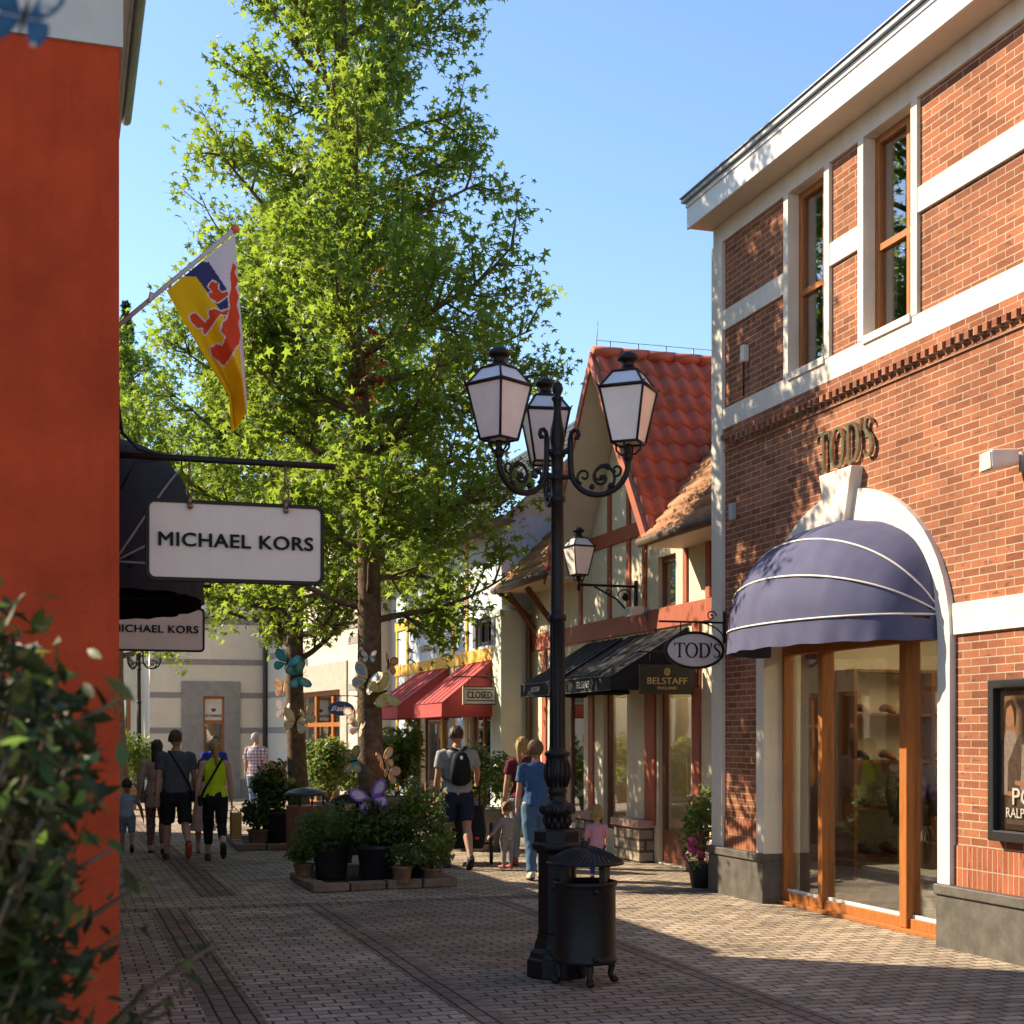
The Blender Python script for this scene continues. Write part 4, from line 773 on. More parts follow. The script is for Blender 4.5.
mb.plate(rect(13.42, 0, 27, 3.75), [rect(16.6, .1, 18.0, 2.5), rect(19, .4, 21.4, 2.5), rect(22.5, .1, 23.6, 2.5), rect(24.2, .4, 26.2, 2.5)], fxl(CW), .25); mb.box((-8, 26.75, 0), (CW - .25, 27, 3.75)); mb.box((-8.2, 13.42, 0), (-8, 27, 3.75)); mb.build('rendered_wall', CREAM, cb_)
t = MB(); t.add([(CW + .35, 13.42, 3.72), (CW + .35, 27.2, 3.72), (-4, 27.2, 6.0), (-4, 13.42, 6.0), (-8.4, 27.2, 3.72), (-8.4, 13.42, 3.72)], [(0,1,2,3),(3,2,4,5),(1,4,2),(0,3,5),(0,5,4,1)]); t.build('roof', BROWNTILE, cb_)
for a, b in ((16.6, 18.0), (19, 21.4), (22.5, 23.6), (24.2, 26.2)):
    t = MB(); z0 = .1 if b - a < 1.5 else .4; m_ = (a + b) / 2; t.plate(rect(a, z0, b, 2.5), [rect(a + .08, z0 + .08, m_ - .03, 2.42), rect(m_ + .03, z0 + .08, b - .08, 2.42)], fxl(CW - .08), .08); o = t.build('window', ORANGEWOOD, cb_); MB().box((CW - .13, a + .04, z0 + .04), (CW - .124, b - .04, 2.46)).build('pane', GLASS, o)
t = MB(); t.box((CW - 1.4, 14, 0), (CW - 1.3, 26.5, 3.4)); t.build('room_wall', DARK, cb_)
dome_awning(11.75, AV + .03, 1, 1.4, 1.1, .72, 2.9, .18, 'dome_awning', 'black dome awning on the orange shop behind the hanging signs', BLKC, mat('pale_grey_piping', (.22, .21, .20), .7), (0, 30, 58))
def mk_sign(y, label):
    r = thing('hanging_sign', (AV, y, 2.85), label, 'sign', 'white hanging signs on the orange shop'); xa, xb, za, zb = .49, 1.53, 2.60, 3.075
    def rr(x0, z0, x1, z1, q, n=5):
        o = []
        for cx, cz, a0 in ((x1 - q, z0 + q, -90), (x1 - q, z1 - q, 0), (x0 + q, z1 - q, 90), (x0 + q, z0 + q, 180)):
            o += [(cx + q * math.cos(R(a0 + 90 * i / n)), cz + q * math.sin(R(a0 + 90 * i / n))) for i in range(n + 1)]
        return o
    t = MB(); t.plate(rr(xa, za, xb, zb, .045), [rr(xa + .02, za + .02, xb - .02, zb - .02, .035)], fy(y - .035), .07); t.build('frame', mat('dark_olive_frame', (.03, .027, .02), .7), r)
    t = MB(); t.plate(rr(xa + .021, za + .021, xb - .021, zb - .021, .03), [], fy(y - .025), .05); t.build('board', mat('pinkish_white_board', (.66, .515, .42), .55, .05, 3, streak=.15), r)
    t = MB(); text(t, 'MICHAEL KORS', ((xa + xb) / 2, y - .032, (za + zb) / 2), (1, 0, 0), (0, 0, 1), .112, .008, 1.12, .0022, spacing=1.06); t.build('lettering', mat('bronze_black_letters', (.016, .012, .010), .8), r)
    t = MB(); t.tube([(AV, y, 3.32), (xb + .06, y, 3.32)], .02, 8); t.tube([(AV, y, 3.65), (AV + .03, y, 3.45), (AV + .12, y, 3.36), (AV + .3, y, 3.325)], .011, 6); t.tube([(AV + .02, y, 3.12), (AV + .1, y, 3.28), (AV + .3, y, 3.31)], .008, 6); t.ball((xb + .06, y, 3.32), .02, 8); t.box((AV, y - .03, 3.05), (AV + .015, y + .03, 3.72)); t.build('bracket', BLACKM, r)
    t = MB()
    for x in (xa + .25, xb - .23):
        t.tube([(x, y - .01, 3.31), (x, y - .01, 3.16)], .007, 6); t.tube([(x + .02 * math.cos(k * .7), y - .012, 3.125 + .035 * math.sin(k * .7)) for k in range(10)], .006, 6); t.tube([(x, y - .03, 3.10), (x, y - .042, 3.045)], .014, 8); t.ball((x, y - .042, 3.035), .018, 8)
    t.build('hanger', mat('bronze_hanger', (.20, .13, .07), .4, metal=.7), r)
mk_sign(8.62, 'large white sign reading MICHAEL KORS hanging on an iron bar, nearest of the two')
mk_sign(15.95, 'smaller looking white MICHAEL KORS sign farther off, half hidden by the orange wall')
# flag on a pole
r = thing('flag', (AV, 9.0, 4.14), 'yellow, blue and white flag with a red lion hanging from a slanted pole', 'flag')
pb, pt_ = Vector((AV - .02, 9.0, at(112, 333, 8.7).z)), at(235, 229, 8.9); pt_.y = 9.0
t = MB(); t.tube([pb, pt_], .014, 8); t.ball(pt_, .028, 8, 1); 
t.tube([pb + (pt_ - pb) * .30 + Vector((0, -.02, -.02)), pb + (pt_ - pb) * .32 + Vector((0, -.02, .03))], .012, 6)
t.build('pole', [mat('pale_grey_pole', (.5, .47, .47), .4), mat('orange_knob', (.6, .12, .03), .4)], r)
NS, NT = 90, 130
Lf = [(235, 236), (252, 0)]
def edge(pts, t):
    k = t * (len(pts) - 1); i = min(int(k), len(pts) - 2); f = k - i; return (pts[i][0] + (pts[i+1][0] - pts[i][0]) * f, pts[i][1] + (pts[i+1][1] - pts[i][1]) * f)
TOP = [(235, 234), (237, 262), (240, 290), (244, 325), (247, 360), (250, 398)]; BOT = [(165, 297), (180, 324), (196, 350), (213, 376), (228, 398), (231, 434)]
LION = [[(233,262),(237,266),(235,272),(239,278),(236,286),(240,294),(237,304),(241,314),(238,324),(241,334),(238,346),(233,352),(229,361),(224,366),(218,361),(211,357),(210,349),(216,346),(221,349),(224,342),(219,336),(221,327),(226,322),(229,310),(228,300),(231,288),(230,275)],
        [(226,318),(219,318),(213,325),(208,333),(203,337),(202,330),(196,331),(190,326),(188,320),(194,316),(199,320),(204,325),(208,322),(207,315),(213,313),(220,315),(228,312)],
        [(228,297),(222,302),(216,306),(209,302),(207,297),(212,296),(207,290),(211,284),(217,286),(217,292),(221,296),(226,294)]]
def inside(p, poly):
    c = False; j = len(poly) - 1
    for i in range(len(poly)):
        (xi, yi), (xj, yj) = poly[i], poly[j]
        if (yi > p[1]) != (yj > p[1]) and p[0] < (xj - xi) * (p[1] - yi) / (yj - yi) + xi: c = not c
        j = i
    return c
vs, px = [], []
for j in range(NT + 1):
    tt = j / NT; a, b = edge(TOP, tt), edge(BOT, tt)
    for i in range(NS + 1):
        s = i / NS; q = (a[0] + (b[0] - a[0]) * s, a[1] + (b[1] - a[1]) * s + 6 * math.sin(math.pi * s) * tt); px.append(q)
        v3 = at(q[0], q[1], 8.9); v3.y = 9.0 + tt * (.085 * math.sin(s * 9 + 1) * (.4 + tt) + .05 * math.sin(s * 17 + tt * 3)) - .10 * tt * math.sin(s * 3); vs.append(v3)
t = MB(); off = ((0, 0), (1.6, 0), (-1.6, 0), (0, 1.6), (0, -1.6))
for j in range(NT):
    for i in range(NS): pass
fs = [(j*(NS+1)+i, j*(NS+1)+i+1, (j+1)*(NS+1)+i+1, (j+1)*(NS+1)+i) for j in range(NT) for i in range(NS)]
t.add(vs, fs, 0, True)
for k, f in enumerate(fs):
    i = k % NS; q = (sum(px[a][0] for a in f) / 4, sum(px[a][1] for a in f) / 4); s = (i + .5) / NS
    if any(inside(q, l) for l in LION): mi = 3
    elif any(inside((q[0] + dx, q[1] + dy), l) for l in LION for dx, dy in off): mi = 0
    else:
        wx = np.interp(q[1], [265, 300, 330, 360, 434], [208, 231, 237, 240, 241.5]); bx = np.interp(q[1], [281, 318, 345, 355], [195, 222, 237, 241])
        mi = 0 if q[1] < 265 or q[0] > wx else (1 if q[1] < 281 or q[0] > bx else 2)
    t.m[k] = mi
def cloth_mat(n, c):
    m = leaf_mat(n, c, c, .4, c, .8); return m
t.build('cloth', [cloth_mat('flag_white', (.82, .77, .80)), cloth_mat('flag_blue', (.05, .06, .17)), cloth_mat('flag_yellow', (.97, .60, .006)), cloth_mat('flag_red', (.80, .08, .02))], r, recalc=False)
# ================================================================== STREET LAMP
def lantern(t_f, t_g, t_c, c, s=1., rz=0):
    """four sided tapering lantern; c = bottom centre. t_f frame bars, t_g frosted panes, t_c cap"""
    c = Vector(c); M = Matrix.Rotation(rz, 3, 'Z'); b, a, h, rh, rt = .092 * s, .158 * s, .375 * s, .115 * s, .085 * s
    q = lambda r, z: [c + M @ Vector((sx * r, sy * r, z)) for sx, sy in ((-1, -1), (1, -1), (1, 1), (-1, 1))]
    B, A, T = q(b, 0), q(a, h), q(rt, h + rh)
    for i in range(4):
        j = (i + 1) % 4
        t_f.tube([B[i], A[i]], .009 * s, 6); t_f.tube([A[i], T[i]], .008 * s, 6); t_f.tube([B[i], B[j]], .010 * s, 6); t_f.tube([A[i], A[j]], .013 * s, 6); t_f.tube([T[i], T[j]], .009 * s, 6)
        t_f.tube([A[i], A[i] + (A[i] - c - Vector((0, 0, h))).normalized() * .02 * s + Vector((0, 0, .02 * s))], .006 * s, 5)
    t_f.add(q(a * 1.06, h - .006 * s) + q(a * 1.06, h + .008 * s), [(0,1,5,4),(1,2,6,5),(2,3,7,6),(3,0,4,7)])
    g = lambda r: q(r, 0); Bi, Ai, Ti = q(b - .003, .004), q(a - .003, h - .002), q(rt - .002, h + rh - .003)
    for i in range(4):
        j = (i + 1) % 4; t_g.add([Bi[i], Bi[j], Ai[j], Ai[i]], [(0, 1, 2, 3)]); t_g.add([Ai[i], Ai[j], Ti[j], Ti[i]], [(0, 1, 2, 3)], 1)
    t_g.add(Bi, [(0, 3, 2, 1)])
    t_c.lathe(c + Vector((0, 0, h + rh)), [(rt * 1.15, -.004), (rt * 1.1, .01 * s), (.05 * s, .028 * s), (.042 * s, .06 * s), (.05 * s, .075 * s), (.075 * s, .085 * s), (.078 * s, .10 * s), (.06 * s, .125 * s), (.03 * s, .142 * s), (.004, .152 * s)], 16)
FR = [FROST, mat('upper_lamp_glass', (.55, .57, .62), .25, .04)]
def scroll(t, org, ex, ez, pts, rad):
    t.tube([org + ex * a + ez * b for a, b in pts], rad, 7)
def spiral(cx, cz, r0, r1, a0, a1, n=26): return [(cx + (r0 + (r1 - r0) * i / n) * math.cos(R(a0 + (a1 - a0) * i / n)), cz + (r0 + (r1 - r0) * i / n) * math.sin(R(a0 + (a1 - a0) * i / n))) for i in range(n + 1)]
def street_lamp(loc, label, rot=0.):
    r = thing('street_lamp', (0, 0, 0), label, 'street lamp', 'black iron street lamps'); c = (0, 0, 0)
    t = MB(); t.lathe(c, [(.225, 0), (.225, .12), (.205, .135), (.20, .17), (.172, .20), (.165, .24), (.15, .27), (.15, .30)], 8, smooth=False, rot=R(22.5 + 20))
    t.lathe(c, [(.142, .30), (.142, .86), (.155, .875), (.185, .90), (.19, .93), (.172, .945), (.172, 1.02), (.16, 1.035), (.09, 1.045)], 8, smooth=False, rot=R(22.5 + 20)); t.build('pedestal', BLACK, r, bevel=.008)
    t = MB(); t.lathe(c, [(.085, 1.045), (.088, 1.06), (.075, 1.08), (.08, 1.10), (.10, 1.13), (.118, 1.15), (.122, 1.17), (.118, 1.20), (.10, 1.215), (.075, 1.225), (.062, 1.245), (.06, 1.28), (.068, 1.29), (.07, 1.31), (.06, 1.33), (.068, 1.36), (.082, 1.40), (.088, 1.44), (.08, 1.48), (.072, 1.52), (.078, 1.545), (.092, 1.56), (.092, 1.575), (.064, 1.59), (.056, 1.62), (.052, 2.0), (.050, 2.50), (.064, 2.515), (.066, 2.545), (.05, 2.56), (.048, 2.6), (.046, 3.0), (.044, 3.34), (.058, 3.352), (.06, 3.38), (.046, 3.395), (.045, 3.5), (.056, 3.51), (.056, 3.53), (.044, 3.545), (.043, 3.66), (.058, 3.675), (.06, 3.70), (.046, 3.715), (.05, 3.76), (.056, 3.80), (.05, 3.86), (.034, 3.93), (.026, 4.0), (.03, 4.06), (.042, 4.075), (.042, 4.09), (.022, 4.10), (.034, 4.125), (.040, 4.155), (.034, 4.185), (.01, 4.205)], 24)
    for k in range(12):                                               # cast gadroons and leaves round the foot
        a = 2 * math.pi * k / 12; d_ = Vector((math.cos(a), math.sin(a), 0)); t.ball(d_ * .112 + Vector((0, 0, 1.175)), (.022, .022, .036), 8); t.tube([d_ * .072 + Vector((0, 0, 1.045)), d_ * .092 + Vector((0, 0, 1.09)), d_ * .09 + Vector((0, 0, 1.13))], [.014, .017, .008], 6)
        t.tube([d_ * .066 + Vector((0, 0, 1.33)), d_ * .088 + Vector((0, 0, 1.41)), d_ * .088 + Vector((0, 0, 1.46)), d_ * .076 + Vector((0, 0, 1.52))], [.006, .014, .012, .004], 6)
        t.tube([d_ * .052 + Vector((0, 0, 1.6)), d_ * .048 + Vector((0, 0, 2.5))], .006, 5, smooth=True)
    t.build('post', BLACK, r)
    for k, ang in enumerate((-8, 113, 231)):
        a = R(90 - ang) - PHI + rot; ex = Vector((math.cos(a), math.sin(a), 0)); ez = Vector((0, 0, 1)); o = Vector((0, 0, 0))
        t = MB(); RR = .52
        path = spiral(.135, 3.80, .05, .052, 200, 20, 12)[::-1]
        scroll(t, o, ex, ez, [(.10, 3.80), (.105, 3.83), (.13, 3.85), (.155, 3.84), (.162, 3.81), (.15, 3.79), (.135, 3.795)], .016)
        scroll(t, o, ex, ez, [(.10, 3.80), (.098, 3.74), (.10, 3.66)] + [(.315 - .212 * math.cos(R(x)), 3.585 - .205 * math.sin(R(x))) for x in range(0, 181, 12)] + [(.528, 3.62), (.528, 3.66)], .021)
        for z in (3.52, 3.70): t.tube([(0, 0, z), ex * .1 + Vector((0, 0, z))], .018, 6)
        scroll(t, o, ex, ez, spiral(.335, 3.50, .105, .02, -70, 400), .011); scroll(t, o, ex, ez, spiral(.33, 3.50, .1, .012, 60, 240), .009)
        scroll(t, o, ex, ez, spiral(.20, 3.52, .055, .012, 250, -160), .009); scroll(t, o, ex, ez, spiral(.44, 3.545, .045, .01, -120, 260), .009)
        for q in ((.335, 3.50), (.26, 3.44), (.40, 3.44), (.38, 3.57)): t.ball(o + ex * q[0] + ez * q[1], (.022, .022, .022), 8)
        t.lathe(ex * .528, [(.024, 3.6), (.036, 3.63), (.03, 3.65), (.02, 3.68), (.03, 3.705), (.02, 3.72)], 12)
        e2 = Vector((-ex.y, ex.x, 0))
        for s in (-1, 1):
            for vv in (ex, e2): t.tube([ex * .528 + ez * 3.655, ex * .528 + vv * s * .05 + ez * 3.645, ex * .528 + vv * s * .088 + ez * 3.68, ex * .528 + vv * s * .092 + ez * 3.735], .008, 6)
        t.build('arm', BLACK, r)
        tf, tg_, tc = MB(), MB(), MB(); lantern(tf, tg_, tc, ex * .528 + ez * 3.725, 1.0, a + (0 if k != 2 else R(10)))
        lo = tf.build('lantern', BLACK, r); tg_.build('glass', FR, lo, recalc=False); tc.build('cap', BLACK, lo)
    r.location = loc; return r
LP = Vector((3.38, 9.63, 0))
lamp = street_lamp(LP, 'tall black iron street lamp with three lanterns behind the litter bin')
q = at(139, 0, 36.4); dup(lamp, label='distant black street lamp seen under the small white sign, near the far shop', loc=(q.x, q.y, 0), rz=.6)
# wall lantern of the gabled shop
r = thing('wall_lantern', (W, 18.36, 3.4), 'black wall lantern on a scrolled bracket of the half timbered shop', 'lantern'); t = MB(); lx = 6.75
t.tube([(W, 18.36, 3.74), (lx - .02, 18.36, 3.74)], .018, 8); t.box((W - .03, 18.33, 3.3), (W, 18.39, 3.82)); o = Vector((W, 18.36, 0)); ex = Vector((-1, 0, 0)); ez = Vector((0, 0, 1))
scroll(t, o, ex, ez, [(.02, 3.34), (.12, 3.38), (.3, 3.56), (.5, 3.66), (.62, 3.72)], .014); scroll(t, o, ex, ez, spiral(.17, 3.60, .11, .02, 0, 420), .010); scroll(t, o, ex, ez, spiral(.42, 3.67, .05, .01, 180, 520), .008); t.ball(o + ex * .17 + ez * 3.6, .05, 10)
t.tube([(lx, 18.36, 3.66), (lx, 18.36, 3.85)], .022, 8)
for s in (-1, 1): t.tube([(lx, 18.36, 3.80), (lx + s * .06, 18.36, 3.80), (lx + s * .095, 18.36, 3.88)], .008, 6); t.tube([(lx, 18.36, 3.80), (lx, 18.36 + s * .06, 3.80), (lx, 18.36 + s * .095, 3.88)], .008, 6)
t.build('bracket', BLACK, r); tf, tg_, tc = MB(), MB(), MB(); lantern(tf, tg_, tc, (lx, 18.36, 3.87), 1.02, R(10)); lo = tf.build('lantern', BLACK, r); tg_.build('glass', FR, lo, recalc=False); tc.build('cap', BLACK, lo)

# ================================================================== LITTER BIN
def litter_bin(loc, label):
    r = thing('litter_bin', (0, 0, 0), label, 'bin'); H0 = .10
    t = MB(); t.lathe((0, 0, 0), [(.16, .14), (.205, .145), (.218, .155), (.222, .17), (.215, .185), (.21, .20), (.21, .66), (.214, .67), (.222, .68), (.222, .70), (.208, .705), (.20, .70), (.195, .3), (.02, .3)], 32)
    for a in (-90, 30, 150): d_ = Vector((math.cos(R(a)), math.sin(R(a)), 0)); t.ball(d_ * .212 + Vector((0, 0, .645)), .022, 10); t.ball(d_ * .212 + Vector((0, 0, .19)), (.03, .03, .025), 10)
    t.build('drum', BLACK, r)
    t = MB(); t.lathe((0, 0, 0), [(.262, .815), (.268, .82), (.266, .832), (.235, .848), (.19, .875), (.13, .905), (.06, .928), (.03, .935), (.024, .945), (.034, .96), (.02, .975), (.003, .978)], 40)
    for k in range(40):                                               # ribbed lid
        a = 2 * math.pi * k / 40; b = a + .35; t.tube([(.258 * math.cos(a), .258 * math.sin(a), .836), (.19 * math.cos(a + .12), .19 * math.sin(a + .12), .879), (.13 * math.cos(a + .22), .13 * math.sin(a + .22), .909), (.07 * math.cos(b), .07 * math.sin(b), .929)], .006, 5)
    t.build('lid', BLACK, r); t = MB()
    for a in (-90, 0, 90, 180): d_ = Vector((math.cos(R(a + 20)), math.sin(R(a + 20)), 0)); t.tube([d_ * .19 + Vector((0, 0, .66)), d_ * .19 + Vector((0, 0, .84))], .03, 4, smooth=False)
    t.split('lid_support', BLACK, r); 
    for a in (-100, -10, 80, 170):
        d_ = Vector((math.cos(R(a)), math.sin(R(a)), 0)); t = MB(); t.tube([d_ * .15 + Vector((0, 0, .16)), d_ * .19 + Vector((0, 0, .12)), d_ * .175 + Vector((0, 0, .06)), d_ * .20 + Vector((0, 0, .025))], [.03, .026, .02, .028], 8); t.ball(d_ * .205 + Vector((0, 0, .026)), (.032, .032, .026), 10); t.build('foot', BLACK, r)
    r.location = loc; return r
b0 = litter_bin((gr(585, 983).x, gr(585, 983).y, 0), 'black iron litter bin with a ribbed domed lid in front of the street lamp')
q = gr(322, 848); 
r = thing('litter_bin', (0, 0, 0), 'brown panelled litter bin with a dark curved lid by the second tree', 'bin'); t = MB(); t.box((-.21, -.2, .02), (.21, .2, .72)); t.build('case', wood_mat('reddish_bin_panel', (.22, .07, .04)), r, bevel=.015)
t = MB(); t.lathe((0, 0, 0), [(.29, .86), (.30, .88), (.24, .93), (.12, .965), (.01, .975)], 24); t.build('lid', mat('dark_teal_lid', (.04, .06, .06), .35), r); t = MB()
for sx in (-1, 1):
    for sy in (-1, 1): t.tube([(sx * .18, sy * .17, .7), (sx * .18, sy * .17, .88)], .015, 6)
t.split('lid_support', BLACKM, r); r.location = (at(306, 0, 20.0).x, at(306, 0, 20.0).y, 0); r.rotation_euler = (0, 0, .3)
c0 = dup(b0, label='black litter bin partly hidden behind the potted shrubs left of the big trunk', loc=(at(350, 0, 18.8).x, at(350, 0, 18.8).y, 0))

# ================================================================== TREES
def grow(name, base, H, crown0, prof, nprim, r0, nleaf, seed, label, lsize=.078, lean=(0, 0), ldens=1., top_r=.02, group='broadleaf street trees', lobe=0.):
    rs = random.Random(seed); base = Vector(base); r = thing(name, base, label, 'tree', group); t = MB()
    def trunk(z): k = z / H; return base + Vector((lean[0] * k + .06 * math.sin(z * .9 + seed), lean[1] * k + .05 * math.cos(z * .7 + seed), z))
    def tr(z): k = z / H; return r0 * (1 - k) ** .8 * (1 + .5 * math.exp(-z * 4)) + top_r
    n = 40; t.tube([trunk(H * i / n) for i in range(n + 1)], [tr(H * i / n) for i in range(n + 1)], 14); segs = []
    for i in range(nprim):
        k = (i + rs.random() * .8) / nprim; z = crown0 + (H - crown0) * k ** .9 * .97; az = i * 2.399 + rs.uniform(-.5, .5); L_ = prof(z) * rs.uniform(.72, 1.08) * (1 + lobe * max(0, math.cos(az + PHI)) ** 1.5 * math.exp(-((z - 6.1) / 1.2) ** 2))
        if L_ < .15: continue
        el_ = R(rs.uniform(0, 24) + 38 * k); d_ = Vector((math.cos(az) * math.cos(el_), math.sin(az) * math.cos(el_), math.sin(el_))); p = trunk(z - .35 * L_ * math.sin(el_) * .6); pts = [p]; m = 7
        for j in range(m):
            d_ = (d_ + Vector((rs.uniform(-.16, .16), rs.uniform(-.16, .16), rs.uniform(-.10, .16)))).normalized(); p = p + d_ * (L_ / math.cos(el_) / m * .95); pts.append(p)
        rb = min(tr(z) * .42, .012 + .016 * L_); t.tube(pts, [rb * (1 - .85 * j / m) + .004 for j in range(m + 1)], 7)
        for j in range(2, m): segs.append((pts[j], pts[j + 1], .5 * j / m))
        for q in range(int(4 + 4.2 * L_)):
            f = rs.uniform(.16, 1.); j = min(int(f * m), m - 1); s = pts[j].lerp(pts[j + 1], f * m - j); dd = (pts[j + 1] - pts[j]).normalized()
            side = dd.cross(Vector((rs.gauss(0, 1), rs.gauss(0, 1), rs.gauss(0, 1)))).normalized(); d2 = (dd * .75 + side * .85 + Vector((0, 0, .12))).normalized(); l2 = L_ * rs.uniform(.20, .42) * (1.15 - .5 * f) + .12
            p2 = [s]; 
            for w_ in range(3): d2 = (d2 + Vector((rs.uniform(-.2, .2), rs.uniform(-.2, .2), rs.uniform(-.12, .2)))).normalized(); p2.append(p2[-1] + d2 * l2 / 3)
            t.tube(p2, [rb * .34 + .003, rb * .25 + .003, .005, .003], 4)
            for w_ in range(3): segs.append((p2[w_], p2[w_ + 1], .6 + .2 * w_))
            for w_ in range(2):
                s3 = p2[rs.choice((1, 2))]; d3 = (d2 + Vector((rs.gauss(0, .8), rs.gauss(0, .8), rs.gauss(0, .6)))).normalized(); e3 = s3 + d3 * l2 * .55; t.tube([s3, e3], [.004, .002], 3); segs.append((s3, e3, .9))
    t.build('trunk', BARK, r, recalc=False)
    A = np.array([list(a) for a, b, c in segs]); Bp = np.array([list(b) for a, b, c in segs]); wt = np.array([np.linalg.norm(np.array(b) - np.array(a)) * (.25 + c) * rs.uniform(.35, 1.6) for a, b, c in segs])
    idx = rng.choice(len(segs), nleaf, p=wt / wt.sum()); f = rng.random((nleaf, 1)); pos = A[idx] * (1 - f) + Bp[idx] * f + rng.normal(size=(nleaf, 3)) * .105
    return r, pos
P1 = Vector((3.63, 16.6, 0))
def prof1(z): return float(np.interp(z, [2.2, 3.2, 4.4, 5.8, 6.6, 7.3, 8.2, 9.5, 11, 13, 14.2], [1.9, 2.15, 2.1, 2.2, 2.15, 2.0, 1.85, 1.85, 1.7, .9, .1]))
r1, pos = grow('sweetgum_tree', P1, 14.0, 3.0, prof1, 68, .145, 40000, 4, 'tall broadleaf tree with butterflies on its trunk, in the nearer island of pots', lean=(-.7, 0), lobe=.5)
# hanging vine with autumn red leaves on the trunk
leaves_mesh('crown', pos, rng.uniform(.038, .082, len(pos)), LEAF, r1, STAR_V, STAR_F, .5)
zz = rng.uniform(5.6, 7.3, 420); aa = rng.uniform(0, 6.28, 420); vp = np.stack([P1.x - .17 + .15 * np.cos(aa), P1.y + .15 * np.sin(aa), zz], 1); vp += rng.normal(size=vp.shape) * np.array([.05, .05, .05])
leaves_mesh('red_leaves', vp, rng.uniform(.03, .055, 420), leaf_mat('autumn_red_leaf', (.22, .035, .015), (.38, .08, .02), .4), r1, STAR_V, STAR_F, .2)
P2 = Vector((3.6, 22.3, 0))
def prof2(z): return float(np.interp(z, [2.2, 3.2, 5, 7, 8.5, 10], [2.1, 2.9, 3.1, 2.6, 1.7, .2]))
r2, pos = grow('sweetgum_tree', P2, 10.2, 2.9, prof2, 52, .145, 30000, 9, 'second broadleaf tree farther up the street with teal butterflies on its trunk', lean=(-.1, .2))
leaves_mesh('crown', pos, rng.uniform(.05, .08, len(pos)), LEAF, r2, STAR_V, STAR_F, .5)
P3_ = Vector((1.6, 29, 0))
r3, pos = grow('sweetgum_tree', (1.25, 31.5, 0), 10.5, 3.4, prof2, 40, .17, 14000, 21, 'third broadleaf tree at the far left, behind the hanging signs')
leaves_mesh('crown', pos, rng.uniform(.07, .10, len(pos)), LEAF, r3, STAR_V, STAR_F, .5)
# dark conifer behind the left row
r4 = thing('conifer_tree', (-.6, 47, 0), 'dark conifer far behind the orange shop', 'tree'); t = MB(); q = at(126, 735, 46); r4.location = (q.x, q.y, 0); t.tube([(q.x, q.y, 0), (q.x, q.y, 15)], [.25, .03], 8)
cp = []
for k in range(7000):
    z = 3 + 12.5 * rng.random() ** .9; rr_ = (16 - z) * .17 * (.4 + .6 * abs(math.sin(z * 3.1))) * rng.random() ** .4; a = rng.random() * 6.28; cp.append((q.x + rr_ * math.cos(a), q.y + rr_ * math.sin(a), z - .25 * rr_))
t.build('trunk', BARK, r4); leaves_mesh('crown', np.array(cp), rng.uniform(.09, .16, len(cp)), CONIF, r4, OVAL_V, OVAL_F, -.3)

# ================================================================== PLANTER ISLANDS
def island(pts, y, label):
    c = (sum(p[0] for p in pts) / len(pts), sum(p[1] for p in pts) / len(pts), 0); r = thing('tree_island', c, label, 'planter island', 'kerbed tree islands'); t = MB()
    n = len(pts)
    for i in range(n):
        a, b = Vector((*pts[i], 0)), Vector((*pts[(i + 1) % n], 0)); L_ = (b - a).length; m = max(1, round(L_ / .42)); d_ = (b - a) / m; nn = Vector((d_.y, -d_.x, 0)).normalized()
        for k in range(m):
            h = .09 + random.uniform(-.012, .012); p = a + d_ * k + d_ * .02; e = a + d_ * (k + .97); j = random.uniform(-.012, .012)
            q = [p + nn * j, e + nn * j, e - nn * .16, p - nn * .16]; t.add([v for v in q] + [v + Vector((0, 0, h)) for v in q], [(0,1,2,3),(4,5,6,7),(0,1,5,4),(1,2,6,5),(2,3,7,6),(3,0,4,7)])
    t.build('kerb', mat('kerb_stone', (.22, .165, .12), .9, .3, 5, .4, 40), r, bevel=.014)
    t = MB(); t.add([(p[0], p[1], .055) for p in pts], [tuple(range(n))]); t.build('soil', SOIL, r)
island([(2.6, 16.9), (2.63, 15.42), (4.3, 15.62), (4.45, 17.7), (3.3, 18.1)], 0, 'stone kerbed island around the nearer tree')
island([(2.5, 21.3), (4.3, 21.4), (4.5, 23.4), (2.6, 23.4)], 0, 'stone kerbed island around the farther tree')
def crown_pts(n, c, rx, ry, rz, clump=10, hollow=.35, seed=0):
    g = np.random.default_rng(seed); cc = g.normal(size=(clump, 3)); cc /= np.linalg.norm(cc, axis=1)[:, None]; cc[:, 2] = np.abs(cc[:, 2]) * 1.1 - .35; cc *= g.uniform(.5, .85, (clump, 1))
    i = g.integers(0, clump, n); d_ = g.normal(size=(n, 3)); d_ /= np.linalg.norm(d_, axis=1)[:, None]; p = cc[i] + d_ * (g.random((n, 1)) ** .45) * .46
    return np.array(c) + p * np.array([rx, ry, rz])
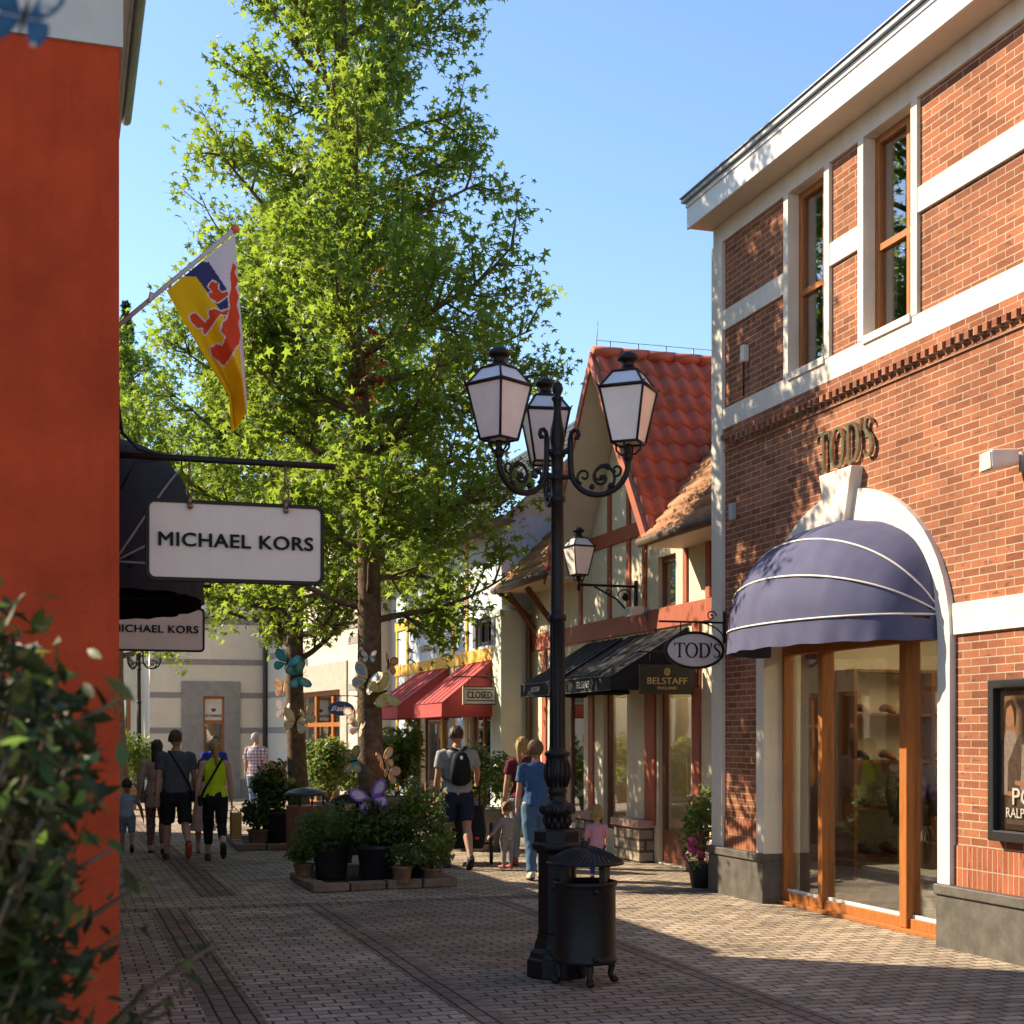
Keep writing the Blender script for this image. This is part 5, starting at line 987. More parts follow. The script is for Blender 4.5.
def pot(c, r0, h, m, label, name='plant_pot', square=False, leafc=(LEAFB,), bush=(.35, .35, .4), n=1500, ls=.035, flowers=None, seed=0, cat='potted plant', sink=.62):
    r = thing('potted_shrub', c, label, cat); x, y, z = c; t = MB(); k = r0
    t.lathe(c, [(k * .74, 0), (k * .78, .01), (k * .97, h * .86), (k * 1.06, h * .88), (k * 1.07, h), (k * .96, h), (k * .94, h * .93), (.01, h * .93)], 4 if square else 26, smooth=not square, rot=R(45) if square else 0); t.build('pot', m, r)
    bx, by, bz = bush; cz = z + h + bz * sink; P_ = crown_pts(n, (x, y, cz), bx, by, bz, 14, seed=seed); t = MB()
    for q in P_[:18]: t.tube([(x, y, z + h * .9), ((x + q[0]) / 2, (y + q[1]) / 2, (z + h + q[2]) / 2 + .04), tuple(q)], [.008, .005, .003], 4)
    t.build('stems', BARK, r); leaves_mesh('foliage', P_, rng.uniform(ls * .7, ls * 1.3, n), list(leafc), r, OVAL_V, OVAL_F, .5, rng.integers(0, len(leafc), n))
    if flowers:
        fm, fn, fs = flowers; Q = crown_pts(fn, (x, y, cz + .04), bx * 1.05, by * 1.05, bz * 1.06, 14, seed=seed); leaves_mesh('flowers', Q, rng.uniform(fs * .7, fs * 1.2, fn), fm, r, STAR_V, STAR_F, .6)
    return r
DPOT = mat('black_plastic_pot', (.022, .022, .022), .55, .2, 6, .1); TERRA = mat('terracotta_pot', (.25, .155, .095), .9, .35, 6, .2); GPOT = mat('grey_concrete_pot', (.20, .195, .18), .85, .15, 5, .2); 
PURP = leaf_mat('purple_flower', (.30, .20, .45), (.55, .45, .62), .3); PINK = leaf_mat('pink_flower', (.55, .02, .22), (.75, .08, .38), .3); WHT = leaf_mat('white_flower', (.7, .65, .5), (.8, .75, .6), .3); ORF = leaf_mat('orange_flower', (.6, .2, .02), (.7, .35, .05), .3)
def g0(x, D): q = at(x, 735, D); return (q.x, q.y, .06)
pot(g0(331, 16.5), .22, .44, DPOT, 'round clipped green shrub in a black pot at the left end of the nearer island', bush=(.40, .40, .42), n=2600, ls=.03, seed=1, sink=.26)
pot(g0(377, 16.3), .23, .40, DPOT, 'dark leafy shrub in a black pot in the middle of the nearer island', bush=(.40, .38, .42), n=1900, ls=.042, leafc=(LEAFB, LEAFD), seed=2, sink=.26)
pot(g0(418, 16.7), .22, .36, DPOT, 'tall light green shrub with purple flowers at the right end of the nearer island', bush=(.38, .38, .66), n=2900, ls=.042, leafc=(LEAFB, LEAFL), flowers=(PURP, 60, .03), seed=3, sink=.26)
pot(g0(402, 15.95), .115, .19, TERRA, 'small weathered terracotta pot at the front of the nearer island', bush=(.20, .18, .16), n=500, ls=.03, flowers=(WHT, 14, .025), seed=4)
pot(g0(304, 16.6), .12, .16, TERRA, 'small trailing plant in a low pot at the left corner of the nearer island', bush=(.20, .2, .18), n=520, ls=.035, seed=5)
pot(g0(432, 16.2), .12, .14, TERRA, 'low bushy plant with white flowers at the right corner of the nearer island', bush=(.24, .24, .26), n=700, ls=.035, leafc=(LEAFB, LEAFL), flowers=(WHT, 12, .025), seed=6)
pot(g0(277, 21.9), .25, .5, DPOT, 'dark broad leaved shrub in a black pot at the foot of the farther tree', bush=(.42, .42, .5), n=1700, ls=.05, leafc=(LEAFD, LEAFB), flowers=(ORF, 10, .04), seed=7)
pot(g0(258, 21.7), .16, .22, TERRA, 'terracotta pot with a dark plant at the left end of the farther island', bush=(.28, .28, .36), n=800, ls=.05, leafc=(LEAFD, LEAFB), seed=8)
pot(g0(328, 24.5), .3, .5, GPOT, 'light green shrub in a grey pot between the two tree trunks', bush=(.6, .5, .75), n=2600, ls=.055, leafc=(LEAFL, LEAFB), flowers=(ORF, 16, .04), seed=9)
pot((*g0(352, 27)[:2], 0), .3, .5, GPOT, 'yellowish shrub in a grey pot in front of the shoe shop door', bush=(.55, .5, .6), n=1800, ls=.055, leafc=(LEAFL,), flowers=(WHT, 20, .04), seed=10)
pot((*g0(397, 27.2)[:2], 0), .3, .55, GPOT, 'large leafy shrub in a pot against the blue shop, right of the big trunk', bush=(.52, .5, 1.0), n=2400, ls=.075, leafc=(LEAFB, LEAFL), seed=11)
pot((*g0(482, 21.3)[:2], 0), .42, .62, GPOT, 'pale flowering bush in a large grey planter behind the man with the backpack', bush=(.52, .5, .72), n=2600, ls=.045, leafc=(LEAFL, LEAFB), flowers=(WHT, 40, .03), seed=12)
pot((*g0(127, 33)[:2], 0), .35, .5, TERRA, 'green bush in a reddish planter beside the distant street lamp', square=True, bush=(.7, .5, .9), n=1800, ls=.07, leafc=(LEAFB, LEAFL), seed=13)
# climbing plant with pink flowers at the corner of the brick shop
q = Vector((6.98, 15.15, 0)); q = at(703, 735, 16.1); r = thing('flowering_plant', (q.x, q.y, 0), 'trailing green plant with pink flowers at the corner of the brick shop', 'plant')
t = MB(); t.lathe((q.x, q.y, 0), [(.13, 0), (.17, .26), (.18, .28), (.01, .27)], 20); t.build('pot', DPOT, r); t = MB(); Q = crown_pts(1300, (q.x, q.y, .60), .26, .26, .62, 16, seed=31)
for v in Q[:20]: t.tube([(q.x, q.y, .25), tuple(v)], [.006, .003], 4)
t.build('stems', BARK, r); leaves_mesh('foliage', Q, rng.uniform(.03, .05, len(Q)), [LEAFB, LEAFL], r, OVAL_V, OVAL_F, .4, rng.integers(0, 2, len(Q)))
FQ = crown_pts(46, (q.x - .12, q.y - .1, .42), .22, .2, .34, 8, seed=32); leaves_mesh('flowers', FQ, rng.uniform(.04, .06, len(FQ)), PINK, r, STAR_V, STAR_F, .2)

# ================================================================== BUTTERFLY ORNAMENTS
def butterfly(c, s, roll, yaw, tilt, col, inner, label, loc=None, grp='painted butterflies fixed to the tree trunks'):
    r = thing('butterfly_ornament', c, label, 'butterfly', grp); M = Matrix.Rotation(yaw, 3, 'Z') @ Matrix.Rotation(tilt, 3, 'X') @ Matrix.Rotation(roll, 3, 'Y'); c = Vector(c)
    def to(side, lift): return lambda a, b, d: tuple(c + M @ (Vector((side * a * math.cos(lift), -abs(a) * math.sin(lift) + d, b)) * s))
    up = [(.04, .02), (.25, .42), (.5, .62), (.78, .66), (.92, .52), (.88, .28), (.72, .08), (.45, -.04)]; lo = [(.04, -.02), (.4, -.06), (.66, -.14), (.72, -.36), (.58, -.58), (.38, -.62), (.2, -.42)]
    def sh(p, k): mx = sum(a for a, b in p) / len(p); my = sum(b for a, b in p) / len(p); return [(mx + (a - mx) * k, my + (b - my) * k) for a, b in p]
    for side in (-1, 1):
        t = MB()
        for p in (up, lo):
            t.plate(p, [], to(side, .35), .03, 0); t.plate(sh(p, .66), [], (lambda f: lambda a, b, d: f(a, b, d - .012))(to(side, .35)), .01, 1)
        t.build('wing', [mat('painted ' + str(col), col, .55, .2, 30), mat('painted ' + str(inner), inner, .55, .2, 30)], r)
    t = MB(); t.tube([c + M @ (Vector((0, -.02, z)) * s) for z in (-.4, -.1, .2, .34)], [.02 * s, .05 * s, .06 * s, .04 * s], 8)
    for side in (-1, 1): t.tube([c + M @ (Vector((0, -.03, .32)) * s), c + M @ (Vector((side * .12, -.06, .55)) * s), c + M @ (Vector((side * .2, -.06, .62)) * s)], .01 * s, 4)
    t.build('body', BLACKM, r)
CRM, TEAL, TAN, ORG, PUR, YG, WHI, BLU, BRN = (.62, .50, .26), (.01, .30, .32), (.56, .30, .14), (.66, .26, .02), (.27, .13, .52), (.45, .44, .08), (.62, .52, .42), (.08, .22, .46), (.34, .15, .05)
def bf(px, py, D, s, roll, yaw, col, inner, label): butterfly(at(px, py, D), s * 1.2, R(roll), -PHI * .5 + R(yaw), R(-8), col, inner, label)
bf(368, 680, 16.60, .20, 25, -35, CRM, (.25, .35, .42), 'large cream and blue butterfly high on the nearer trunk')
bf(381, 693, 16.58, .20, 70, 25, YG, (.50, .48, .25), 'yellow green butterfly below the cream one on the nearer trunk')
bf(388, 664, 16.66, .15, 15, 60, BRN, TAN, 'brown butterfly at the right edge of the nearer trunk, topmost there')
bf(355, 714, 16.66, .15, -20, -60, BRN, WHI, 'brown and white butterfly at the left edge of the nearer trunk')
bf(359, 728, 16.62, .13, 10, -50, WHI, TAN, 'whitish butterfly just under the brown and white one on the nearer trunk')
bf(354, 761, 16.62, .16, 80, -40, TEAL, ORG, 'teal and orange butterfly low at the left edge of the nearer trunk')
bf(383, 760, 16.60, .15, -15, 45, TAN, CRM, 'tan butterfly low on the right of the nearer trunk')
bf(388, 772, 16.60, .16, 30, 55, TAN, (.45, .30, .24), 'pinkish tan butterfly under the tan one on the nearer trunk')
bf(371, 798, 16.36, .21, -20, 0, PUR, (.60, .52, .62), 'large purple butterfly at the foot of the nearer trunk')
bf(369, 657, 16.62, .09, 0, -10, (.30, .40, .42), WHI, 'small pale blue butterfly, topmost in the middle of the nearer trunk')
bf(287, 663, 22.05, .21, 20, -20, TEAL, (.05, .40, .40), 'upper teal butterfly on the farther trunk')
bf(297, 676, 22.02, .22, 75, 10, TEAL, (.25, .45, .45), 'lower, tilted teal butterfly on the farther trunk')
bf(283, 688, 22.15, .17, 0, -60, ORG, BRN, 'orange butterfly at the left edge of the farther trunk, below the teal ones')
bf(296, 722, 22.02, .22, 15, 5, CRM, (.62, .58, .45), 'cream butterfly in the middle of the farther trunk')
bf(306, 716, 22.1, .20, -20, 55, CRM, WHI, 'cream butterfly at the right edge of the farther trunk')
bf(285, 711, 22.12, .18, 10, -55, WHI, (.62, .45, .45), 'pinkish white butterfly at the left edge of the farther trunk')
bf(280, 770, 21.9, .18, 0, -40, ORG, TAN, 'orange butterfly low on the left of the farther trunk')
bf(284, 780, 21.85, .17, 40, -20, ORG, YG, 'yellowish orange butterfly, lowest on the farther trunk')

# ================================================================== FOREGROUND SHRUB
r = thing('laurel_shrub', (-.15, 2.5, 0), 'large dark glossy shrub out of focus at the lower left, close to the camera', 'shrub'); t = MB(); lp = []; rs = random.Random(5)
def stem(x, y, D, n=8, base=None):
    tip = at(x, y, D); b = base or Vector((tip.x - .25 + rs.uniform(-.15, .1), tip.y + rs.uniform(-.15, .15), 0)); pts = []
    for i in range(n + 1):
        k = i / n; p = b.lerp(tip, k); p.x -= .10 * math.sin(math.pi * k); pts.append(p)
    t.tube(pts, [.009 * (1 - .8 * i / n) + .002 for i in range(n + 1)], 5); return pts
for _ in range(150):
    y = rs.uniform(625, 1030); lim = np.interp(y, [620, 660, 705, 760, 830, 900, 1030], [-15, 12, 72, 76, 56, 48, 62]); x = lim - abs(rs.gauss(0, 60)); D = rs.uniform(2.1, 2.9)
    pts = stem(x, y, D)
    for i in range(3, 9):
        if pts[i].z < .3: continue
        for k in range(16): lp.append(pts[i] + Vector((rs.gauss(0, .035), rs.gauss(0, .05), rs.gauss(0, .04))))
Q = np.array([list(p) for p in lp]); leaves_mesh('foliage', Q, rng.uniform(.017, .034, len(Q)), [LEAFD, LEAFB], r, OVAL_V, OVAL_F, .5, (rng.random(len(Q)) < .14).astype(int))
lp = []
for x, y, D in ((150, 880, 2.7), (215, 945, 2.8), (130, 930, 2.7), (110, 850, 2.6), (190, 985, 2.8), (90, 800, 2.6), (120, 700, 2.3), (170, 1010, 2.7)):
    b = at(x - 90, y + 150, D); b.z = max(b.z, .5); pts = stem(x, y, D, 10, b)
    for i in range(3, 11):
        for k in range(2): lp.append(pts[i] + Vector((rs.gauss(0, .018), rs.gauss(0, .018), rs.gauss(0, .02))))
Q = np.array([list(p) for p in lp]); leaves_mesh('sprig_leaves', Q, rng.uniform(.018, .032, len(Q)), [LEAFD, LEAFB], r, OVAL_V, OVAL_F, .5, rng.integers(0, 2, len(Q)))
t.build('stems', BARK, r, recalc=False)
q = at(24, 18, 1.5); r = thing('garden_cane', (q.x - .25, q.y, 0), 'thin cane in the foreground shrub carrying the blue butterfly', 'cane'); t = MB(); t.tube([(q.x - .25, q.y, 0), (q.x - .16, q.y + .02, 2.3), (q.x - .05, q.y + .03, q.z)], .006, 6); t.build('stick', BROWNWOOD, r)
butterfly(q, .052, R(12), -PHI, R(-5), (.003, .045, .11), (.005, .06, .13), 'blue blurred butterfly at the top left, closest to the camera', grp=None)
# ================================================================== PEOPLE
def finish(mb, name, mats, parent, vox, wr=0, smooth=3, colorize=None, seed=0):
    me = bpy.data.meshes.new(name); me.from_pydata(mb.v, [], mb.f); o = bpy.data.objects.new(name, me); COL.objects.link(o)
    bm = bmesh.new(); bm.from_mesh(me); bmesh.ops.recalc_face_normals(bm, faces=bm.faces); bm.to_mesh(me); bm.free()
    m = o.modifiers.new('r', 'REMESH'); m.mode = 'VOXEL'; m.voxel_size = vox; m.use_smooth_shade = True
    s = o.modifiers.new('s', 'SMOOTH'); s.factor = .5; s.iterations = smooth
    dg = bpy.context.evaluated_depsgraph_get(); m2 = bpy.data.meshes.new_from_object(o.evaluated_get(dg)); o.modifiers.clear(); o.data = m2; bpy.data.meshes.remove(me)
    m2.name = name; m2.materials.clear()
    for q in mats: m2.materials.append(q)
    if wr:
        off = Vector((seed * 3.7, seed, 0))
        for v in m2.vertices:
            d = noise.noise(Vector((v.co.x * 9, v.co.y * 9, v.co.z * 5)) + off) + .6 * noise.noise(Vector((v.co.x * 20, v.co.y * 20, v.co.z * 13)) + off); v.co += v.normal * d * wr
    m2.polygons.foreach_set('use_smooth', [True] * len(m2.polygons))
    if colorize: m2.polygons.foreach_set('material_index', [colorize(p.center) for p in m2.polygons])
    o.parent = parent; return o
SKIN = mat('skin', (.52, .29, .19), .55, .08, 12); SKIN2 = mat('tanned_skin', (.42, .22, .14), .55, .08, 12)
def cloth(name, c, var=.10, sc_=7, b=.25): return mat(name, c, .9, var, sc_, b, 90)
def plaid(name, base, c1, k=26):
    m = bpy.data.materials.new(name); N, L, P = nodes(m); tc = N.new('ShaderNodeTexCoord'); s = N.new('ShaderNodeSeparateXYZ'); L.new(tc.outputs['Object'], s.inputs[0])
    a = math_(N, L, 'GREATER_THAN', math_(N, L, 'SINE', math_(N, L, 'MULTIPLY', s.outputs[0], k * 3.6)), .35); b = math_(N, L, 'GREATER_THAN', math_(N, L, 'SINE', math_(N, L, 'MULTIPLY', s.outputs[2], k * 3.6)), .35)
    c = mixc(N, L, math_(N, L, 'MULTIPLY', a, .7), base, c1); c = mixc(N, L, math_(N, L, 'MULTIPLY', b, .7), c, c1); L.new(c, P.inputs['Base Color']); P.inputs['Roughness'].default_value = .9; return m
def dots(name, base, c1, sc_=40):
    m = bpy.data.materials.new(name); N, L, P = nodes(m); c = mixc(N, L, ramp(N, L, tex(N, L, sc_, 1), .5, .56), base, c1); L.new(c, P.inputs['Base Color']); P.inputs['Roughness'].default_value = .9; return m
def person(loc, H, head, label, legL=(0, 0, 0), legR=(0, 0, 0), armL=(0, .12, .15), armR=(0, .12, .15), hs=1., build=1., hyaw=0, htilt=0, top=None, sleeve=.5, bottom=None, botlen=.45, skirt=None, shoes=None, hair=None, hairstyle='short', skin=None, sock=None, socklen=.3, toplen=.0, group='people walking up the street', seed=0, lean=0., name='person', bald=False, sole=None):
    """faces local +Y, then turned by head (0 = up the street). legs: (swing, knee bend, heel lift); arms: (swing, spread, elbow bend) in radians"""
    r = thing(name, (0, 0, 0), label, 'person', group); s = H / 1.75; skin = skin or SKIN; V_ = Vector; bd = build
    hipz = .90 if hs < 1.2 else .80; thigh, shin = (.43, .41) if hs < 1.2 else (.37, .35); sh = 1.42 if hs < 1.2 else 1.28; hc = sh + .195 * (1 + (hs - 1) * .55)
    J = {}
    for nme, sg, (sw, kb, lift) in (('L', -1, legL), ('R', 1, legR)):
        h = V_((sg * .092 * bd, 0, hipz)); k = h + V_((sg * .004, math.sin(sw), -math.cos(sw))) * thigh; b = sw - kb; a = k + V_((-sg * .006, math.sin(b), -math.cos(b))) * shin; ft = V_((sg * .03, math.cos(lift), -math.sin(lift))) ; J[nme] = (h, k, a, ft, V_((0, -math.sin(b) * 0, -1)), lift)
    low = min(min(J[n][2].z - .075 * math.cos(J[n][5]), J[n][2].z + J[n][3].z * .16 - .06) for n in 'LR'); dz = -low
    arms = {}
    for nme, sg, (sw, sp, eb) in (('L', -1, armL), ('R', 1, armR)):
        S = V_((sg * (.178 * bd), 0, sh - .025)); u = V_((sg * math.sin(sp), math.sin(sw) * math.cos(sp), -math.cos(sw) * math.cos(sp))); E = S + u * .285; f = sw + eb; l = V_((sg * math.sin(sp) * .5, math.sin(f), -math.cos(f))).normalized(); Wr = E + l * .245; arms[nme] = (S, E, Wr, l, sg)
    up_ = (1, 0, 0); k_ = .86 if hs > 1.2 else 1.
    def torso(t, g=0., z0=None, sx=1.):
        zs = [hipz - .06, hipz + .02, hipz + .12, hipz + .20, hipz + .33, sh - .08, sh - .0, sh + .045]; rx = [.15, .172, .158, .142, .166, .182, .150, .07]; ry = [.105, .122, .112, .10, .116, .112, .085, .06]
        if hairstyle in ('ponytail', 'long'): rx = [.16, .178, .150, .125, .146, .160, .130, .06]
        P_ = [(zz, a, b) for zz, a, b in zip(zs, rx, ry) if z0 is None or zz >= z0]
        t.tube([V_((0, lean * (zz - hipz), zz)) for zz, a, b in P_], [(a * bd * k_ + g, b * bd + g) for zz, a, b in P_], 18, up=up_)
    bmb = MB(); torso(bmb); Hc = V_((0, .02 + lean * (hc - hipz), hc)); bmb.tube([V_((0, lean * (sh - hipz) - .005, sh - .02)), Hc - V_((0, .01, .10 * hs))], [.068 * (1 if hs < 1.2 else .9), .057], 12)
    HR = Matrix.Rotation(hyaw, 3, 'Z') @ Matrix.Rotation(htilt, 3, 'X'); hh = lambda x, y, z: Hc + HR @ (V_((x, y, z)) * hs)
    bmb.ball(hh(0, -.008, .018), (.076 * hs, .096 * hs, .105 * hs), 20, rot=HR); bmb.ball(hh(0, .022, -.052), (.056 * hs, .066 * hs, .062 * hs), 14, rot=HR); bmb.tube([hh(0, .088, .02), hh(0, .108, -.022), hh(0, .09, -.034)], [.010 * hs, .017 * hs, .012 * hs], 8)
    for sg in (-1, 1):
        bmb.ball(hh(sg * .078, -.006, -.004), (.012 * hs, .022 * hs, .033 * hs), 10, rot=HR); bmb.ball(hh(sg * .03, .082, .028), (.016 * hs, .012, .008 * hs), 8)
    bmb.tube([hh(-.024, .086, -.062), hh(0, .094, -.06), hh(.024, .086, -.062)], .009 * hs, 6)
    for n in 'LR':
        h, k, a, ft, dn, lift = J[n]; bmb.tube([h + V_((0, 0, .06)), h.lerp(k, .35), k.lerp(h, .12), k, k.lerp(a, .3), k.lerp(a, .75), a, a - V_((0, 0, .03))], [.09 * bd, .083 * bd, .062, .056, .060, .042, .037, .037], 12)
        bmb.tube([a + V_((0, -.03, -.02)), a + ft * .08 - V_((0, 0, .035)), a + ft * .17 - V_((0, 0, .045))], [.034, .036, .026], 10)
        S, E, Wr, l, sg = arms[n]; bmb.tube([S + V_((-sg * .05, 0, .01)), S, S.lerp(E, .5), E, E.lerp(Wr, .3), Wr], [.05, .056 * bd, .046 * bd, .040, .040, .027], 12)
        side = V_((0, 1, 0)); side = (side - l * side.dot(l)).normalized(); nn = l.cross(side)
        bmb.tube([Wr - l * .02, Wr + l * .04, Wr + l * .085], [(.024, .02), (.040, .016), (.038, .014)], 10, up=side)
        for q, (o_, ln) in enumerate(((.028, .062), (.010, .072), (-.009, .067), (-.026, .05))):
            p0 = Wr + l * .07 + side * o_; p1 = p0 + l * (ln * .55) - nn * sg * .004; p2 = p1 + l * (ln * .4) + nn * (-sg * .018); bmb.tube([p0, p1, p2], [.0092, .0086, .0075], 6)
        p0 = Wr + l * .02 + side * .032; bmb.tube([p0, p0 + side * .022 + l * .028, p0 + side * .024 + l * .058], [.012, .0105, .008], 6)
    def skincol(c): return 0
    finish(bmb, 'body', [skin], r, .0105, 0, 2)
    if top:
        t = MB(); z0 = hipz + .0 - toplen; torso(t, .014, z0 - .06 if toplen else hipz - .0)
        if toplen: t.tube([V_((0, 0, hipz + .1)), V_((0, 0, hipz - toplen))], [(.165 * bd * k_, .125), (.19 * bd * k_, .15)], 18, up=up_)
        t.tube([V_((0, lean * .5, sh - .01)), V_((0, lean * .55 , sh + .055))], [(.13 * bd * k_, .085), (.068, .064)], 16, up=up_)
        if sleeve > 0:
            for n in 'LR':
                S, E, Wr, l, sg = arms[n]; L1 = (E - S).length; q = [S + V_((-sg * .06, 0, .012)), S]; rr_ = [.062, .069 * bd]
                if sleeve <= 1: q += [S.lerp(E, sleeve * .6), S.lerp(E, sleeve)]; rr_ += [.066 * bd, .067 * bd]
                else: q += [S.lerp(E, .6), E, E.lerp(Wr, sleeve - 1)]; rr_ += [.062 * bd, .056, .046]
                t.tube(q, rr_, 12)
        finish(t, 'shirt', [top], r, .012, .010, 2, seed=seed)
    if bottom:
        t = MB(); t.tube([V_((0, 0, hipz - .12)), V_((0, 0, hipz + .02)), V_((0, 0, hipz + .10))], [(.165 * bd * k_, .118), (.183 * bd * k_, .132), (.165 * bd * k_, .120)], 18, up=up_)
        for n in 'LR':
            h, k, a, ft, dn, lift = J[n]; q = [h + V_((0, 0, .02)), h.lerp(k, .45)]; rr_ = [.105 * bd, .096 * bd]
            if botlen <= .5: q.append(h.lerp(k, min(1, botlen * 2))); rr_.append(.088 * bd)
            else: e = (botlen - .5) * 2; q += [k, k.lerp(a, e * .5), k.lerp(a, e)]; rr_ += [.072, .066 if botlen > .9 else .068, .058 if botlen > .9 else .054]
            t.tube(q, rr_, 12)
        finish(t, 'trousers' if botlen > .5 else 'shorts', [bottom], r, .012, .010, 2, seed=seed + 1)
    if skirt:
        m_, zb, wd = skirt; t = MB(); n = 26; zt = hipz + .12; vs = []
        for i in range(7):
            kk = i / 6; z = zt + (zb - zt) * kk
            for j in range(n): a = 2 * math.pi * j / n; f = 1 + .09 * kk * math.sin(a * 7 + seed); vs.append((math.cos(a) * (.145 + (wd - .145) * kk) * f, math.sin(a) * (.11 + (wd * .85 - .11) * kk) * f, z))
        t.add(vs, [(i*n+j, i*n+(j+1) % n, (i+1)*n+(j+1) % n, (i+1)*n+j) for i in range(6) for j in range(n)], 0, True); t.build('skirt', m_, r)
    for n in 'LR':
        h, k, a, ft, dn, lift = J[n]
        if sock: t = MB(); t.tube([k.lerp(a, 1 - socklen), a, a - V_((0, 0, .03))], [.046, .043, .044], 12); t.build('sock', sock, r)
        t = MB(); un = ft.cross(V_((1, 0, 0))).normalized(); un = un if un.z > 0 else -un; bk = a - ft * .055 - un * .035
        t.tube([bk - ft * .01, bk + ft * .03, bk + ft * .11, bk + ft * .2, bk + ft * .245], [(.03, .036), (.044, .050), (.046, .042), (.044, .03), (.024, .018)], 12, up=(1, 0, 0)); t.tube([bk + ft * .045 - un * .005, a + un * .02], [.047, .046], 12)
        so_ = finish(t, 'shoe', [shoes or BLACKM], r, .010, 0, 2)
        t = MB(); sb = bk - un * .036; t.tube([sb - ft * .02, sb + ft * .06, sb + ft * .17, sb + ft * .25], [(.032, .012), (.042, .013), (.046, .013), (.02, .01)], 12, up=(1, 0, 0)); t.build('sole', sole or mat('dark_rubber', (.03, .03, .03), .8), so_)
    if hair:
        t = MB(); 
        def dome(g, back, low, fringe=.45):
            vs = []; n = 44; m = 14
            for i in range(m + 1):
                for j in range(n):
                    a = 2 * math.pi * j / n; front = max(0, math.sin(a)); thm = low - (low - 1.02) * front ** fringe; th = max(.02, thm * i / m)
                    q = hh((.082 + g) * math.sin(th) * math.cos(a), -.010 + (.103 + g) * math.sin(th) * math.sin(a) - back * (1 - front), .02 + (.110 + g) * math.cos(th)); w_ = (noise.noise(q * 28 + V_((seed, 0, 0))) * .010 + .004 * math.sin(a * 17 + 3 * noise.noise(q * 9))) * hs; vs.append(q + HR @ V_((math.sin(th) * math.cos(a), math.sin(th) * math.sin(a), math.cos(th))) * w_)
            fs = [(i*n+j, i*n+(j+1) % n, (i+1)*n+(j+1) % n, (i+1)*n+j) for i in range(m) for j in range(n)]; t.add(vs, fs, 0, True)
        if hairstyle == 'short': dome(.007, .004, 2.0)
        elif hairstyle == 'crop': dome(.006, .003, 1.95)
        elif hairstyle == 'curly':
            dome(.014, .008, 2.15)
            for k2 in range(46): a = random.uniform(0, 6.28); th = random.uniform(.1, 1.9); fr_ = math.sin(a); 
            for k2 in range(60):
                a = random.uniform(0, 6.28); th = random.uniform(.1, 2.1 if math.sin(a) < .3 else 1.0); t.ball(hh(.088 * math.sin(th) * math.cos(a), -.012 + .108 * math.sin(th) * math.sin(a), .02 + .116 * math.cos(th)), random.uniform(.014, .024) * hs, 8)
        elif hairstyle == 'bob': dome(.016, .01, 2.35)
        elif hairstyle in ('ponytail', 'long'):
            dome(.009, .004, 2.05)
            if hairstyle == 'ponytail': t.tube([hh(0, -.10, .05), hh(0, -.135, .05), hh(0, -.155, .0), hh(.008, -.15, -.10), hh(.012, -.135, -.20), hh(.006, -.12, -.27)], [.018 * hs, .03 * hs, .036 * hs, .034 * hs, .026 * hs, .008 * hs], 12); t.tube([hh(0, -.112, .052), hh(0, -.122, .05)], .026 * hs, 10)
            else: t.tube([hh(0, -.05, .0), hh(0, -.09, -.08), hh(0, -.10, -.2), hh(0, -.09, -.28)], [(.085 * hs, .05 * hs), (.09 * hs, .045 * hs), (.08 * hs, .035 * hs), (.05 * hs, .012)], 14, up=(1, 0, 0))
        t.build('hair', hair, r)
    r['dz'] = dz
    r.scale = (s, s, s); r.location = (loc[0], loc[1], dz * s); r.rotation_euler = (0, 0, -head)
    info = dict(r=r, M=Matrix.Translation((loc[0], loc[1], dz * s)) @ Matrix.Rotation(-head, 4, 'Z') @ Matrix.Scale(s, 4), hand={n: arms[n][2] + arms[n][3] * .09 for n in 'LR'}, sh=sh, hip=hipz, lean=lean)
    del r['dz']; return info
def own(t, name, label, cat, mats, part=None, base=None, group=None):
    """a worn or carried thing: root at base, world coordinates in t"""
    r = thing(name, base, label, cat, group); return r
HBLOND = mat('blond_hair', (.36, .22, .07), .6, .25, 40, .3, 120); HBROWN = mat('brown_hair', (.055, .028, .014), .6, .3, 40, .3, 120); HDARK = mat('dark_hair', (.03, .02, .014), .55, .3, 40, .3, 120); HGREY = mat('grey_hair', (.42, .40, .37), .7, .2, 40, .3, 120); HLB = mat('light_brown_hair', (.15, .08, .032), .6, .3, 40, .3, 120)
def foot(x, y): q = gr(x, y); return (q.x, q.y)
STP = dict(legL=(-.38, .55, .75), legR=(.30, .10, -.05)); STP2 = dict(legL=(.28, .08, -.05), legR=(-.36, .62, .85)); STD = dict(legL=(.05, .04, 0), legR=(-.04, .02, 0))
m1 = person(foot(176, 861), 1.78, -.05, 'man in a dark grey t-shirt and black shorts walking away, holding hands', **STP2, armL=(-.12, .14, .12), armR=(.05, .2, .12), build=1.08, hyaw=-.5, top=cloth('slate_grey_tee', (.075, .085, .105)), sleeve=.62, bottom=cloth('black_shorts', (.018, .017, .016)), botlen=.47, shoes=mat('dark_trainers', (.03, .03, .035), .6), sole=mat('red_rubber_sole', (.52, .07, .035), .6), hair=HBROWN, hairstyle='crop', skin=SKIN2, seed=1)
m2 = person(foot(215, 861), 1.66, .05, 'woman with a blond ponytail in a neon yellow top and black leggings', **STP2, armL=(.0, .22, .15), armR=(.05, .16, .12), build=.95, top=cloth('neon_yellow_top', (.52, .68, .02), .06), sleeve=0, bottom=cloth('black_leggings', (.013, .013, .017)), botlen=.80, shoes=mat('dark_trainers', (.03, .03, .035)), hair=HBLOND, hairstyle='ponytail', seed=2)
